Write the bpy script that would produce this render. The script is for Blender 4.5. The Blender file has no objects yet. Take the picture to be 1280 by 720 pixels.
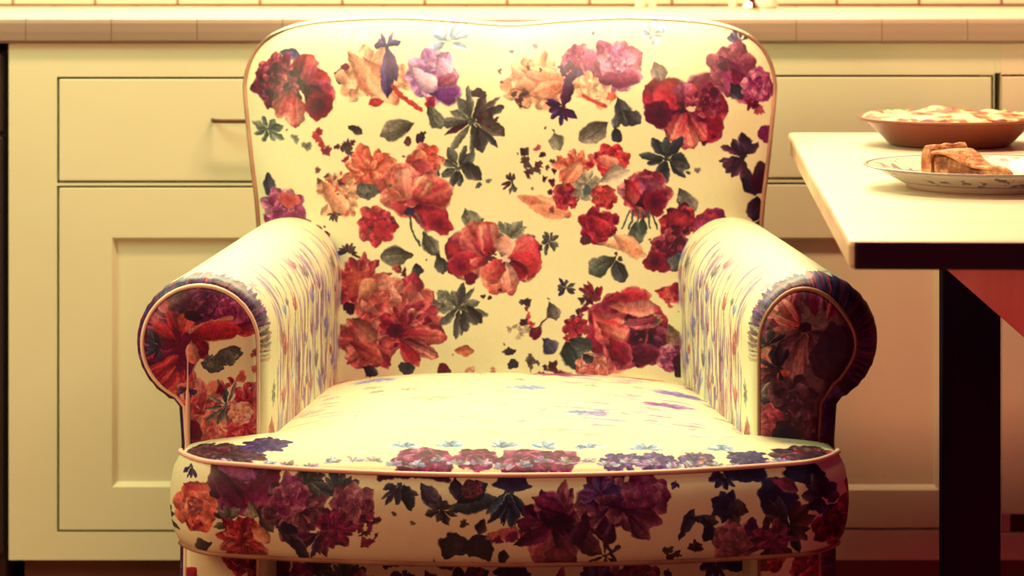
import bpy, math, random
import numpy as np

S = bpy.context.scene
COL = S.collection
F = 3390.0          # focal length in pixels of the 1280 wide frame
HC = 1.06           # camera height
HY = -92.0          # horizon row
PI = math.pi

def P(px, py, Y):
    return ((px - 640.0) * Y / F, Y, HC - (py - HY) * Y / F)
def PX(px, Y): return (px - 640.0) * Y / F
def PZ(py, Y): return HC - (py - HY) * Y / F
def lin(c):
    c = np.asarray(c, float)
    return np.where(c <= 0.04045, c / 12.92, ((c + 0.055) / 1.055) ** 2.4)
def unlin(c):
    c = np.clip(np.asarray(c, float), 0, 1)
    return np.where(c <= 0.0031308, c * 12.92, 1.055 * c ** (1 / 2.4) - 0.055)

# ------------------------------------------------------------------ materials
def new_mat(name):
    m = bpy.data.materials.new(name); m.use_nodes = True
    nt = m.node_tree
    return m, nt, nt.nodes['Principled BSDF']

def noise_mat(name, c1, c2, rough=0.6, scale=(8, 8, 8), bump=0.0, bscale=200, spec=0.5, detail=4.0, metallic=0.0, coat=0.0, lo=0.3, hi=0.7):
    m, nt, b = new_mat(name)
    tc = nt.nodes.new('ShaderNodeTexCoord'); mp = nt.nodes.new('ShaderNodeMapping')
    mp.inputs['Scale'].default_value = scale
    nz = nt.nodes.new('ShaderNodeTexNoise'); nz.inputs['Detail'].default_value = detail; nz.inputs['Scale'].default_value = 1.0
    cr = nt.nodes.new('ShaderNodeValToRGB')
    cr.color_ramp.elements[0].position = lo; cr.color_ramp.elements[1].position = hi
    cr.color_ramp.elements[0].color = (*c1, 1); cr.color_ramp.elements[1].color = (*c2, 1)
    nt.links.new(tc.outputs['Object'], mp.inputs['Vector']); nt.links.new(mp.outputs['Vector'], nz.inputs['Vector'])
    nt.links.new(nz.outputs['Fac'], cr.inputs['Fac']); nt.links.new(cr.outputs['Color'], b.inputs['Base Color'])
    b.inputs['Roughness'].default_value = rough; b.inputs['Specular IOR Level'].default_value = spec
    b.inputs['Metallic'].default_value = metallic; b.inputs['Coat Weight'].default_value = coat
    if bump > 0:
        n2 = nt.nodes.new('ShaderNodeTexNoise'); n2.inputs['Scale'].default_value = bscale; n2.inputs['Detail'].default_value = 3
        bp = nt.nodes.new('ShaderNodeBump'); bp.inputs['Strength'].default_value = bump; bp.inputs['Distance'].default_value = 0.002
        nt.links.new(tc.outputs['Object'], n2.inputs['Vector'])
        nt.links.new(n2.outputs['Fac'], bp.inputs['Height']); nt.links.new(bp.outputs['Normal'], b.inputs['Normal'])
    return m

# ------------------------------------------------------------------ mesh helpers
def link(name, me, mats, parent=None, smooth=True):
    o = bpy.data.objects.new(name, me); COL.objects.link(o)
    if not isinstance(mats, (list, tuple)): mats = [mats]
    for m in mats: me.materials.append(m)
    if smooth: me.polygons.foreach_set('use_smooth', [True] * len(me.polygons))
    if parent is not None: o.parent = parent
    return o

def wpos(o):
    x = y = z = 0.0
    while o is not None:
        x += o.location.x; y += o.location.y; z += o.location.z; o = o.parent
    return np.array([x, y, z])

class MB:
    """gathers faces given in world coordinates into one mesh"""
    def __init__(s): s.v = []; s.f = []; s.m = []; s.uv = []; s.has_uv = False
    def add(s, V, Fs, mat=0, UV=None):
        n = len(s.v); s.v += [tuple(map(float, p)) for p in V]
        if UV is None: UV = [(0.0, 0.0)] * len(V)
        else: s.has_uv = True
        s.uv += [tuple(map(float, p)) for p in UV]
        for f in Fs: s.f.append(tuple(i + n for i in f)); s.m.append(mat)
    def grid(s, G, mat=0, UV=None, closed_u=False, closed_v=False, flip=False):
        nu, nv = G.shape[:2]; fs = []
        for i in range(nu if closed_u else nu - 1):
            for j in range(nv if closed_v else nv - 1):
                a, b = i, (i + 1) % nu; c, d = j, (j + 1) % nv
                q = (a * nv + c, b * nv + c, b * nv + d, a * nv + d)
                fs.append(q[::-1] if flip else q)
        s.add(G.reshape(-1, 3), fs, mat, None if UV is None else UV.reshape(-1, 2))
    def box(s, x0, x1, y0, y1, z0, z1, b=0.0, mat=0):
        """box with chamfered edges"""
        if b <= 0:
            V = [(x, y, z) for x in (x0, x1) for y in (y0, y1) for z in (z0, z1)]
            s.add(V, [(0, 1, 3, 2), (4, 6, 7, 5), (0, 4, 5, 1), (2, 3, 7, 6), (0, 2, 6, 4), (1, 5, 7, 3)], mat); return
        import bmesh
        bm = bmesh.new(); bmesh.ops.create_cube(bm, size=1.0)
        for v in bm.verts:
            v.co.x = x0 + (v.co.x + .5) * (x1 - x0); v.co.y = y0 + (v.co.y + .5) * (y1 - y0); v.co.z = z0 + (v.co.z + .5) * (z1 - z0)
        bmesh.ops.bevel(bm, geom=list(bm.edges), offset=b, segments=2, affect='EDGES', profile=0.5)
        bm.verts.index_update()
        s.add([v.co[:] for v in bm.verts], [[v.index for v in f.verts] for f in bm.faces], mat); bm.free()
    def prism(s, poly, axis, a, b, mat=0):
        """polygon in the two other axes extruded along axis from a to b"""
        n = len(poly)
        def pt(p, t):
            return {'x': (t, p[0], p[1]), 'y': (p[0], t, p[1]), 'z': (p[0], p[1], t)}[axis]
        V = [pt(p, a) for p in poly] + [pt(p, b) for p in poly]
        s.add(V, [tuple(range(n))[::-1], tuple(range(n, 2 * n))] + [(i, (i + 1) % n, n + (i + 1) % n, n + i) for i in range(n)], mat)
    def tube(s, pts, r, n=10, mat=0, closed=False, cap=True):
        pts = np.asarray(pts, float); N = len(pts)
        if np.isscalar(r): r = np.full(N, r)
        T = np.gradient(pts, axis=0)
        if closed: T = np.roll(pts, -1, 0) - np.roll(pts, 1, 0)
        T /= np.linalg.norm(T, axis=1)[:, None] + 1e-12
        up = np.array([0, 0, 1.0]) if abs(T[0][2]) < .9 else np.array([0, 1.0, 0])
        u = np.cross(T[0], up); u /= np.linalg.norm(u); G = np.zeros((N, n, 3))
        for i in range(N):
            u = u - T[i] * np.dot(u, T[i]); u /= np.linalg.norm(u); w = np.cross(T[i], u)
            for k in range(n):
                a = 2 * PI * k / n; G[i, k] = pts[i] + r[i] * (math.cos(a) * u + math.sin(a) * w)
        s.grid(G, mat, closed_u=closed, closed_v=True)
        if cap and not closed:
            s.add(G[0], [tuple(range(n))[::-1]], mat); s.add(G[-1], [tuple(range(n))], mat)
    def lathe(s, prof, cx, cy, n=48, mat=0):
        """profile of (radius, z); ends at radius 0 are closed by the rings themselves"""
        G = np.array([[(cx + r * math.cos(2 * PI * k / n), cy + r * math.sin(2 * PI * k / n), z) for k in range(n)] for r, z in prof])
        s.grid(G, mat, closed_v=True, flip=True)
    def build(s, name, mats, parent=None, smooth=True, angle=None):
        org = wpos(parent) if parent is not None else np.zeros(3)
        me = bpy.data.meshes.new(name)
        me.from_pydata([tuple(np.array(p) - org) for p in s.v], [], s.f)
        if s.has_uv:
            ul = me.uv_layers.new(name='UVMap'); idx = np.zeros(len(me.loops), int); me.loops.foreach_get('vertex_index', idx)
            ul.data.foreach_set('uv', np.array(s.uv)[idx].astype(np.float32).ravel())
        me.polygons.foreach_set('material_index', s.m)
        me.update()
        o = link(name, me, mats, parent, smooth)
        if angle is not None:
            try: me.set_sharp_from_angle(angle=math.radians(angle))
            except Exception: pass
        return o

def empty(name, loc):
    o = bpy.data.objects.new(name, None); COL.objects.link(o); o.location = loc; o.empty_display_size = .1
    return o
def tag(o, label=None, cat=None, group=None, kind=None):
    if label: o['label'] = label
    if cat: o['category'] = cat
    if group: o['group'] = group
    if kind: o['kind'] = kind
    return o
def recenter(o, loc):
    """moves a single-mesh thing's origin to its base"""
    loc = np.array(loc); me = o.data
    co = np.zeros(len(me.vertices) * 3); me.vertices.foreach_get('co', co)
    me.vertices.foreach_set('co', (co.reshape(-1, 3) - loc).ravel()); o.location = loc; me.update()
    return o
def smooth_line(pts, n, closed=False):
    """Catmull-Rom through pts, resampled to n points by arc length"""
    p = np.asarray(pts, float); out = []
    N = len(p); rng = range(N) if closed else range(N - 1)
    for i in rng:
        p0, p1, p2, p3 = (p[(i + k) % N] if closed else p[min(max(i + k, 0), N - 1)] for k in (-1, 0, 1, 2))
        for t in np.linspace(0, 1, 24, endpoint=False):
            out.append(.5 * ((2 * p1) + (-p0 + p2) * t + (2 * p0 - 5 * p1 + 4 * p2 - p3) * t * t + (-p0 + 3 * p1 - 3 * p2 + p3) * t ** 3))
    out.append(p[0] if closed else p[-1]); out = np.array(out)
    d = np.r_[0, np.cumsum(np.linalg.norm(np.diff(out, axis=0), axis=1))]
    q = np.linspace(0, d[-1], n, endpoint=not closed)
    return np.stack([np.interp(q, d, out[:, k]) for k in range(out.shape[1])], 1)

# ------------------------------------------------------------------ printed chintz
CREAM = np.array([0.69, 0.755, 0.55])          # reflectance of the unprinted cloth
REF = lin(np.array([238, 221, 150]) / 255.)   # how that cloth looks in the photograph where it is lit

class Cloth:
    """a printed cloth: motifs are drawn in cloth coordinates (a right, b down)"""
    def __init__(s, a0, a1, b0, b1, res, seed=1):
        s.a0, s.a1, s.b0, s.b1, s.res = a0, a1, b0, b1, res
        s.W, s.H = int((a1 - a0) * res), int((b1 - b0) * res)
        s.img = np.ones((s.H, s.W, 3)) * np.array([238, 221, 150]) / 255.
        s.r = np.random.RandomState(seed)
    def uv(s, a, b):
        return np.stack([(a - s.a0) / (s.a1 - s.a0), 1 - (b - s.b0) / (s.b1 - s.b0)], -1)
    def win(s, x, y, R):
        i0, i1 = int(max(0, (x - R - s.a0) * s.res)), int(min(s.W, (x + R - s.a0) * s.res + 1))
        j0, j1 = int(max(0, (y - R - s.b0) * s.res)), int(min(s.H, (y + R - s.b0) * s.res + 1))
        if i1 <= i0 or j1 <= j0: return None
        X, Y = np.meshgrid((np.arange(i0, i1) + .5) / s.res + s.a0 - x, (np.arange(j0, j1) + .5) / s.res + s.b0 - y)
        return (slice(j0, j1), slice(i0, i1)), X, Y
    def put(s, sl, mask, col):
        m = np.clip(mask, 0, 1)[..., None]; s.img[sl] = s.img[sl] * (1 - m) + col * m
    def blob(s, x, y, rx, ry, ang=0, c0=(0, 0, 0), c1=None, al=1.0, wob=.15, soft=.08, off=(0, 0)):
        c0 = np.array(c0) / 255.; c1 = c0 if c1 is None else np.array(c1) / 255.
        w = s.win(x, y, max(rx, ry) * 1.5)
        if w is None: return
        sl, X, Y = w; ca, sa = math.cos(ang), math.sin(ang)
        U = (X * ca + Y * sa) / rx; V = (-X * sa + Y * ca) / ry
        th = np.arctan2(V, U); p = s.r.rand(4) * 6.28
        lim = 1 + wob * (.5 * np.sin(2 * th + p[0]) + .5 * np.sin(3 * th + p[1]) + .35 * np.sin(5 * th + p[2]) + .25 * np.sin(9 * th + p[3]))
        rho = np.hypot(U, V) / lim
        t = np.clip(np.hypot(U - off[0], V - off[1]) / 1.2, 0, 1)[..., None]
        s.put(sl, (1 - rho) / soft * al if al >= 1 else np.clip((1 - rho) / soft, 0, 1) * al, c0 * (1 - t) + c1 * t)
    def petal(s, x, y, L, Wd, ang, c0, c1, rim=None, al=1.0, p=.75):
        c0 = np.array(c0) / 255.; c1 = np.array(c1) / 255.
        w = s.win(x + L * .5 * math.cos(ang), y + L * .5 * math.sin(ang), L * .75 + Wd)
        if w is None: return
        sl, X, Y = w; X = X + L * .5 * math.cos(ang); Y = Y + L * .5 * math.sin(ang)
        ca, sa = math.cos(ang), math.sin(ang); bend = s.r.uniform(-.35, .35)
        t = (X * ca + Y * sa) / L; v = (-X * sa + Y * ca) / Wd - bend * (t - .3) ** 2
        tt = np.clip(t, 0, 1); ph = s.r.rand(3) * 6.28
        h = np.clip(np.sin(PI * tt ** 1.35), 0, 1) ** p * (1 + .12 * np.sin(9 * tt + ph[0])) + 1e-4
        d = 1 - np.abs(v) / h; m = np.clip(d * 5, 0, 1) * (t > 0) * (t < 1)
        st = .22 * np.sin(v * 7 + ph[1]) + .15 * np.sin(v * 15 + 3 * t + ph[2])
        k = np.clip(tt ** 1.1 + st, 0, 1)[..., None]; c = c0 * (1 - k) + c1 * k
        sd = s.r.choice([-1, 1]); q = np.clip(v / h * sd, -1, 1)
        c = c * (1 + .30 * q - .30 * np.clip(.35 - tt, 0, .35) / .35)[..., None]
        hl = np.clip((q - .25) * 2.2, 0, 1) * np.clip((tt - .3) * 2, 0, 1) * s.r.uniform(.0, .34)
        c = np.clip(c * (1 - hl[..., None]) + np.array([.95, .80, .62]) * hl[..., None], 0, 1)
        if rim is not None:
            e = np.clip(np.maximum((.28 - d) / .28, (tt - .86) / .1), 0, 1)[..., None] * .8
            c = c * (1 - e) + np.array(rim) / 255. * e
        s.put(sl, m * al, c)
    def pick(s, pal, k=.5):
        i = s.r.rand(); a = np.array(pal, float); j = s.r.randint(len(a)); q = s.r.randint(len(a))
        return a[j] * (1 - i * k) + a[q] * i * k
    def rose(s, x, y, R, pal, sq=.9, al=1.0, core=None, tilt=0.):
        """cupped rose: broad outer petals, tighter rings, whorled heart; pal = dark..light"""
        dk, lt = np.array(pal[0], float), np.array(pal[-1], float); core = dk if core is None else np.array(core, float)
        s.blob(x, y, R * .86, R * .8 * sq, 0, pal[0], s.pick(pal), al, .22)
        for n, r0, L, Wd in ((8, .22, .82, .40), (7, .16, .62, .34), (6, .10, .44, .26)):
            ph = s.r.rand() * 6.28
            for k in range(n):
                a = 2 * PI * k / n + ph + s.r.uniform(-.2, .2); l = L * R * s.r.uniform(.85, 1.15)
                s.petal(x + r0 * R * math.cos(a), y + r0 * R * math.sin(a) * sq, l, Wd * R * s.r.uniform(.8, 1.2), a, s.pick(pal[:2]), s.pick(pal), s.pick(pal[-2:]) if s.r.rand() < .6 else None, al)
        cx, cy = x + R * .08 * math.cos(tilt), y - R * .1
        s.blob(cx, cy, R * .3, R * .26, 0, core, pal[1], al)
        for k in range(6):
            a = k * 1.15 + s.r.rand(); q = R * (.05 + .035 * k)
            s.blob(cx + q * math.cos(a), cy + q * math.sin(a) * sq, R * (.08 + .02 * k), R * .045, a + PI / 2, pal[-1] if k % 2 else core, s.pick(pal), al * .9, .3, .3)
    def peony(s, x, y, R, pal, sq=.9, al=1.0, n0=15):
        s.blob(x, y, R * .8, R * .74 * sq, 0, pal[0], pal[1], al, .25)
        for n, r0, L, Wd in ((n0, .35, .66, .17), (n0 - 2, .22, .6, .17), (n0 - 5, .12, .5, .15), (7, .04, .36, .12)):
            ph = s.r.rand() * 6.28
            for k in range(n):
                a = 2 * PI * k / n + ph + s.r.uniform(-.25, .25); l = L * R * s.r.uniform(.8, 1.2)
                s.petal(x + r0 * R * math.cos(a), y + r0 * R * math.sin(a) * sq, l, Wd * R * s.r.uniform(.7, 1.5), a + s.r.uniform(-.3, .3), s.pick(pal[:2]), s.pick(pal), s.pick(pal[1:]) if s.r.rand() < .5 else None, al)
    def poppy(s, x, y, petals, heart, hr):
        for (a, L, Wd, c0, c1, rim) in petals:
            s.petal(x, y, L, Wd, math.radians(a), c0, c1, rim, 1, .6)
        s.blob(x, y, hr, hr * .8, 0, heart, None, 1, .4)
        for k in range(7):
            a = s.r.rand() * 6.28; s.blob(x + hr * 1.3 * math.cos(a), y + hr * math.sin(a), hr * .2, hr * .2, 0, (70, 40, 40))
    def leaf(s, x, y, L, Wd, ang, col, al=1.0, dark=.65):
        c = np.array(col, float); a = math.radians(ang)
        s.petal(x - L / 2 * math.cos(a), y - L / 2 * math.sin(a), L, Wd, a, c * dark, c, c * .8, al, .8)
        s.petal(x - L * .42 * math.cos(a), y - L * .42 * math.sin(a), L * .8, Wd * .12, a, c * .6, c * 1.25, None, al * .7)
    def sprig(s, x, y, R, n, cols, a0=0, a1=360, Wd=.22, al=1.0):
        for k in range(n):
            a = math.radians(a0 + (a1 - a0) * (k + .5) / n) + s.r.uniform(-.2, .2); L = R * s.r.uniform(.65, 1.05)
            c = s.pick(cols); r0 = R * s.r.uniform(.0, .08)
            s.petal(x + r0 * math.cos(a), y + r0 * math.sin(a), L - r0, Wd * R * s.r.uniform(.5, .95), a, c * .8, np.minimum(c * 1.15, 255), None, al, .8)
        if n > 4: c = s.pick(cols); s.blob(x, y, R * .12, R * .1, 0, c * .8, c, al, .5)
    def berries(s, pts, r, cols):
        for (x, y) in pts:
            c = s.pick(cols); q = r * s.r.uniform(.7, 1.25)
            s.blob(x, y, q, q * s.r.uniform(.7, 1.1), s.r.rand() * 3, c * .8, c * 1.2, 1, .3, .2)
    def cluster(s, x, y, rx, ry, n, r, cols, al=1.0):
        for k in range(n):
            a, q = s.r.rand() * 6.28, math.sqrt(s.r.rand()); c = s.pick(cols); k_ = r * s.r.uniform(.6, 1.4)
            s.blob(x + rx * q * math.cos(a), y + ry * q * math.sin(a), k_, k_ * s.r.uniform(.45, .9), s.r.rand() * 3.1, c * .85, c * 1.12, al, .4, .2)
    def stem(s, pts, w, col, al=1.0):
        L = smooth_line(pts, 40)
        for x, y in L: s.blob(x, y, w, w, 0, col, None, al, .1, .4)
    def streaks(s, a0, a1, b0, b1, n, cols, L=(20, 60), w=(1, 3), ang=90, al=.6):
        for k in range(n):
            x, y = s.r.uniform(a0, a1), s.r.uniform(b0, b1); l = s.r.uniform(*L); a = math.radians(ang + s.r.uniform(-9, 9))
            s.petal(x - l / 2 * math.cos(a), y - l / 2 * math.sin(a), l, s.r.uniform(*w), a, s.pick(cols), s.pick(cols), None, al * s.r.uniform(.5, 1))
    def finish(s, name, warp=2.0, rough=.42, spec=.35):
        H, W = s.img.shape[:2]; r = s.r
        def vnoise(cell):
            g = r.rand(H // cell + 3, W // cell + 3); y = np.arange(H) / cell; x = np.arange(W) / cell
            y0 = y.astype(int); x0 = x.astype(int); fy = (y - y0)[:, None]; fx = (x - x0)[None]
            fy = fy * fy * (3 - 2 * fy); fx = fx * fx * (3 - 2 * fx)
            return (g[y0][:, x0] * (1 - fy) * (1 - fx) + g[y0 + 1][:, x0] * fy * (1 - fx) + g[y0][:, x0 + 1] * (1 - fy) * fx + g[y0 + 1][:, x0 + 1] * fy * fx) - .5
        c1, c2 = max(4, int(s.res * 5)), max(2, int(s.res * 2)); k = warp * s.res
        dx = k * (1.5 * vnoise(c1) + .55 * vnoise(c2)); dy = k * (1.5 * vnoise(c1) + .55 * vnoise(c2))
        J, I = np.mgrid[0:H, 0:W]
        im = s.img[np.clip(J + dy, 0, H - 1).astype(int), np.clip(I + dx, 0, W - 1).astype(int)]
        ink = np.clip(np.abs(im - np.array([238, 221, 150]) / 255.).sum(-1) * 1.5, 0, 1)
        im = im * (1 + ((vnoise(c1) * .22 + vnoise(c2) * .3) * ink + .02 * vnoise(c2))[..., None])
        im = (im + np.roll(im, 1, 0) + np.roll(im, 1, 1) + np.roll(np.roll(im, 1, 0), 1, 1)) / 4
        im = im * (1 - ink[..., None] * np.array([.10, .10, .04]))
        A = np.clip(lin(np.clip(im, 0.01, 1)) / REF * CREAM, .004, .88)
        px = np.ones((H, W, 4), np.float32); px[..., :3] = unlin(A)[::-1]
        img = bpy.data.images.new(name + '_print', W, H); img.pixels.foreach_set(px.ravel()); img.update(); img.pack()
        m, nt, b = new_mat(name)
        t = nt.nodes.new('ShaderNodeTexImage'); t.image = img; t.extension = 'EXTEND'
        nt.links.new(t.outputs['Color'], b.inputs['Base Color'])
        b.inputs['Roughness'].default_value = rough; b.inputs['Specular IOR Level'].default_value = spec
        tc = nt.nodes.new('ShaderNodeTexCoord'); nz = nt.nodes.new('ShaderNodeTexNoise'); nz.inputs['Scale'].default_value = 900
        n3 = nt.nodes.new('ShaderNodeTexNoise'); n3.inputs['Scale'].default_value = 14; n3.inputs['Detail'].default_value = 2
        bp = nt.nodes.new('ShaderNodeBump'); bp.inputs['Strength'].default_value = .25; bp.inputs['Distance'].default_value = .0006
        b2 = nt.nodes.new('ShaderNodeBump'); b2.inputs['Strength'].default_value = .35; b2.inputs['Distance'].default_value = .006
        nt.links.new(tc.outputs['Object'], nz.inputs['Vector']); nt.links.new(tc.outputs['Object'], n3.inputs['Vector'])
        nt.links.new(nz.outputs['Fac'], bp.inputs['Height']); nt.links.new(n3.outputs['Fac'], b2.inputs['Height'])
        nt.links.new(b2.outputs['Normal'], bp.inputs['Normal']); nt.links.new(bp.outputs['Normal'], b.inputs['Normal'])
        return m

# palettes as they look on the lit cloth
RED = [(110, 18, 40), (165, 30, 45), (200, 52, 55), (222, 98, 78)]
DRED = [(62, 8, 36), (105, 16, 42), (150, 30, 52), (205, 85, 78)]
PINK = [(150, 38, 52), (196, 66, 62), (222, 110, 82), (238, 150, 108)]
CORAL = [(200, 70, 50), (226, 105, 70), (238, 140, 90), (245, 175, 115)]
PEACH = [(205, 130, 85), (226, 155, 100), (238, 178, 118), (244, 200, 140)]
LILAC = [(98, 40, 98), (140, 66, 118), (178, 110, 140), (215, 165, 165)]
MAUVE = [(120, 30, 70), (165, 55, 85), (195, 95, 110), (225, 145, 135)]
GREEN = [(78, 82, 62), (102, 102, 76), (124, 118, 86), (148, 140, 100)]
DGREEN = [(54, 50, 50), (76, 72, 60), (96, 92, 70)]
BROWN = [(72, 34, 40), (100, 52, 48), (84, 66, 50), (60, 44, 46)]
BLUE = [(130, 150, 170), (165, 180, 175), (190, 200, 175)]
INDIGO = [(48, 30, 70), (72, 44, 88), (96, 70, 110)]
NAVY = [(30, 28, 52), (46, 44, 66), (58, 62, 70)]

def paint_back():
    c = Cloth(270, 1010, -10, 620, 3.0, 5)
    # pale sprays along the crest
    c.sprig(560, 52, 32, 9, BLUE, 150, 390, .25, .8); c.sprig(818, 44, 20, 7, BLUE, 0, 360, .3, .9); c.cluster(760, 43, 26, 6, 9, 4, BLUE + BROWN[:1], .6)
    c.cluster(435, 48, 22, 8, 8, 5, BLUE, .6); c.sprig(930, 55, 26, 7, INDIGO, 120, 330, .2, .8); c.cluster(655, 62, 24, 6, 8, 4, BLUE + INDIGO[-1:], .6)
    c.leaf(358, 68, 28, 8, 10, (90, 80, 110))
    # left dark red dahlia
    c.sprig(333, 163, 24, 8, GREEN, 0, 360, .28)
    c.peony(345, 104, 36, DRED, .9); c.petal(372, 112, 44, 22, -.4, DRED[1], RED[2], RED[3]); c.petal(374, 112, 46, 20, .15, DRED[1], MAUVE[2], RED[3])
    c.petal(378, 105, 46, 22, .75, DRED[0], RED[1], RED[2]); c.petal(366, 116, 44, 16, 1.5, RED[2], PINK[3], RED[1]); c.petal(362, 112, 40, 14, 2.0, RED[1], PINK[2], CORAL[3])
    c.petal(372, 100, 34, 20, -1.2, DRED[1], RED[3], RED[2]); c.rose(338, 98, 24, DRED, .9); c.blob(398, 132, 16, 20, .5, DRED[0], RED[1]); c.blob(426, 95, 9, 10, 0, (80, 74, 84), (56, 40, 60))
    # peach rose, indigo stem, lilac rose
    c.peony(460, 94, 40, PEACH, 1.0, al=.9, n0=10); c.petal(432, 65, 75, 17, .85, PEACH[1], CORAL[2], CORAL[1]); c.petal(452, 70, 76, 18, .95, CORAL[2], PEACH[2], CORAL[1])
    c.blob(430, 84, 6, 4, 0, RED[0]); c.blob(470, 127, 10, 5, 0, CORAL[0], RED[1]); c.rose(505, 95, 17, PEACH, 1.1, .9)
    c.petal(478, 50, 56, 8, 1.25, INDIGO[1], INDIGO[0]); c.petal(480, 62, 60, 9, 1.5, INDIGO[2], INDIGO[0]); c.sprig(482, 60, 22, 6, INDIGO, 180, 360, .22)
    c.stem([(490, 108), (505, 122), (526, 136)], 3.2, (190, 60, 50))
    c.rose(540, 96, 33, LILAC, .98, core=(90, 44, 110)); c.petal(532, 112, 46, 18, .1, LILAC[0], (130, 50, 110), LILAC[3]); c.petal(540, 106, 34, 16, -.5, MAUVE[0], MAUVE[2], LILAC[3])
    c.petal(512, 85, 44, 13, .7, LILAC[3], (225, 180, 170), LILAC[1]); c.petal(545, 72, 26, 12, .9, LILAC[2], LILAC[3]); c.blob(538, 128, 6, 10, 0, DRED[1], RED[2])
    # foliage under it
    c.leaf(497, 160, 46, 15, 160, (128, 116, 84)); c.blob(525, 172, 6, 9, .2, (52, 36, 46)); c.blob(510, 176, 5, 6, 0, BROWN[1])
    c.sprig(590, 150, 46, 13, GREEN[:3] + DGREEN + BROWN[:1], 0, 360, .17); c.leaf(543, 145, 34, 11, 60, (120, 116, 86)); c.leaf(612, 156, 44, 11, 30, (96, 78, 62)); c.leaf(600, 172, 36, 9, 80, (74, 66, 56)); c.blob(598, 116, 10, 6, .3, (66, 50, 46)); c.cluster(612, 148, 12, 10, 6, 5, BROWN)
    c.sprig(573, 208, 30, 9, GREEN[:2] + DGREEN, -60, 300, .26); c.leaf(590, 212, 34, 9, 40, (74, 66, 56)); c.berries([(548, 215), (610, 225), (598, 230)], 4, GREEN)
    c.berries([(368, 173), (383, 182)], 6, GREEN); c.berries([(398, 165), (402, 180), (408, 188), (396, 172)], 7, RED)
    c.cluster(430, 180, 14, 9, 9, 6, DRED + BROWN); c.leaf(444, 161, 22, 6, 30, (74, 58, 54)); c.berries([(432, 198), (440, 192), (455, 186), (397, 212), (400, 228), (410, 220)], 5, DRED + BROWN)
    # coral peony group
    c.peony(462, 212, 36, CORAL, .8, n0=12); c.peony(425, 244, 30, PEACH, 1.1, .95, 9); c.petal(402, 225, 54, 14, .9, CORAL[2], CORAL[3], CORAL[0]); c.cluster(420, 226, 14, 12, 8, 4, CORAL[:2] + BROWN[:1])
    c.rose(532, 200, 22, CORAL[:3] + [(238, 120, 90)], .9); c.petal(508, 215, 36, 14, -.9, RED[2], CORAL[2], CORAL[3])
    c.blob(459, 237, 14, 11, .2, (120, 112, 84), (88, 80, 66)); c.cluster(459, 237, 10, 8, 12, 2, DGREEN); c.sprig(418, 264, 14, 6, BROWN, 20, 170, .2)
    c.rose(512, 236, 40, PINK, .85); c.petal(478, 222, 48, 18, .5, CORAL[1], PINK[3], RED[2]); c.petal(510, 262, 52, 24, .12, RED[0], RED[2], RED[1]); c.petal(520, 250, 50, 22, -.35, RED[1], PINK[2], PINK[3]); c.petal(515, 250, 40, 16, -1.0, PINK[1], CORAL[3], PINK[1])
    c.petal(505, 246, 40, 15, -1.6, PINK[2], (240, 170, 125), RED[2]); c.blob(548, 277, 20, 13, .5, RED[0], RED[2]); c.blob(512, 263, 6, 5, 0, (48, 40, 60))
    c.rose(471, 280, 26, RED, .75); c.blob(480, 284, 14, 10, 0, RED[1], RED[2])
    c.stem([(513, 266), (515, 285), (525, 305)], 1.6, GREEN[0]); c.stem([(520, 266), (530, 285), (545, 305)], 1.4, GREEN[1])
    c.leaf(537, 303, 36, 11, 60, (108, 102, 76)); c.leaf(551, 328, 28, 9, 70, (84, 80, 66)); c.leaf(588, 272, 32, 13, 60, (140, 134, 96), .9); c.cluster(590, 275, 12, 10, 8, 3, GREEN)
    c.leaf(496, 319, 42, 15, 175, (120, 110, 80)); c.leaf(522, 335, 18, 8, 80, (60, 56, 56)); c.cluster(502, 338, 10, 5, 5, 4, BROWN + PINK)
    c.sprig(436, 314, 16, 8, BROWN + DGREEN, 150, 400, .2)
    # red open flower in the middle
    c.sprig(636, 296, 28, 9, GREEN[1:], 180, 360, .22, .9); c.leaf(660, 298, 20, 7, -20, (110, 104, 80))
    c.poppy(612, 320, [(195, 58, 24, DRED[0], RED[2], DRED[1]), (168, 56, 18, RED[1], RED[2], RED[0]), (235, 52, 22, RED[0], PINK[2], PINK[3]), (265, 46, 18, RED[1], PINK[3], RED[2]), (150, 50, 16, RED[1], CORAL[3], RED[0])], (100, 40, 50), 6)
    c.poppy(632, 322, [(-20, 46, 24, PINK[2], RED[2], RED[1]), (15, 46, 22, RED[2], RED[2], RED[3]), (45, 36, 14, DRED[1], RED[1], PINK[3]), (110, 48, 20, PINK[3], CORAL[1], PINK[1]), (80, 46, 12, (240, 190, 140), PINK[2], RED[1]), (135, 40, 16, RED[2], PINK[2], CORAL[3]), (265, 30, 14, (230, 170, 130), PINK[3], None)], (236, 190, 150), 6)
    c.blob(575, 330, 16, 14, 0, DRED[1], RED[2]); c.blob(588, 346, 9, 8, 0, RED[0])
    # big ruffled peony bottom left
    c.peony(452, 350, 36, PINK[:3] + CORAL[:2], 1.0, n0=11); c.peony(500, 395, 56, PINK, .9, n0=17); c.rose(478, 372, 34, PINK[1:] + [(240, 165, 120)], .9); c.peony(460, 425, 44, PINK, .9, n0=12)
    c.peony(505, 412, 36, RED[:3] + PINK[2:], .8, n0=13); c.blob(495, 412, 12, 9, .3, DRED[0], RED[0]); c.petal(500, 415, 60, 13, .1, RED[1], PINK[2], RED[2]); c.petal(502, 420, 52, 11, .5, RED[0], PINK[3], RED[1]); c.petal(498, 420, 44, 11, .95, RED[1], RED[2], PINK[3])
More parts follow.
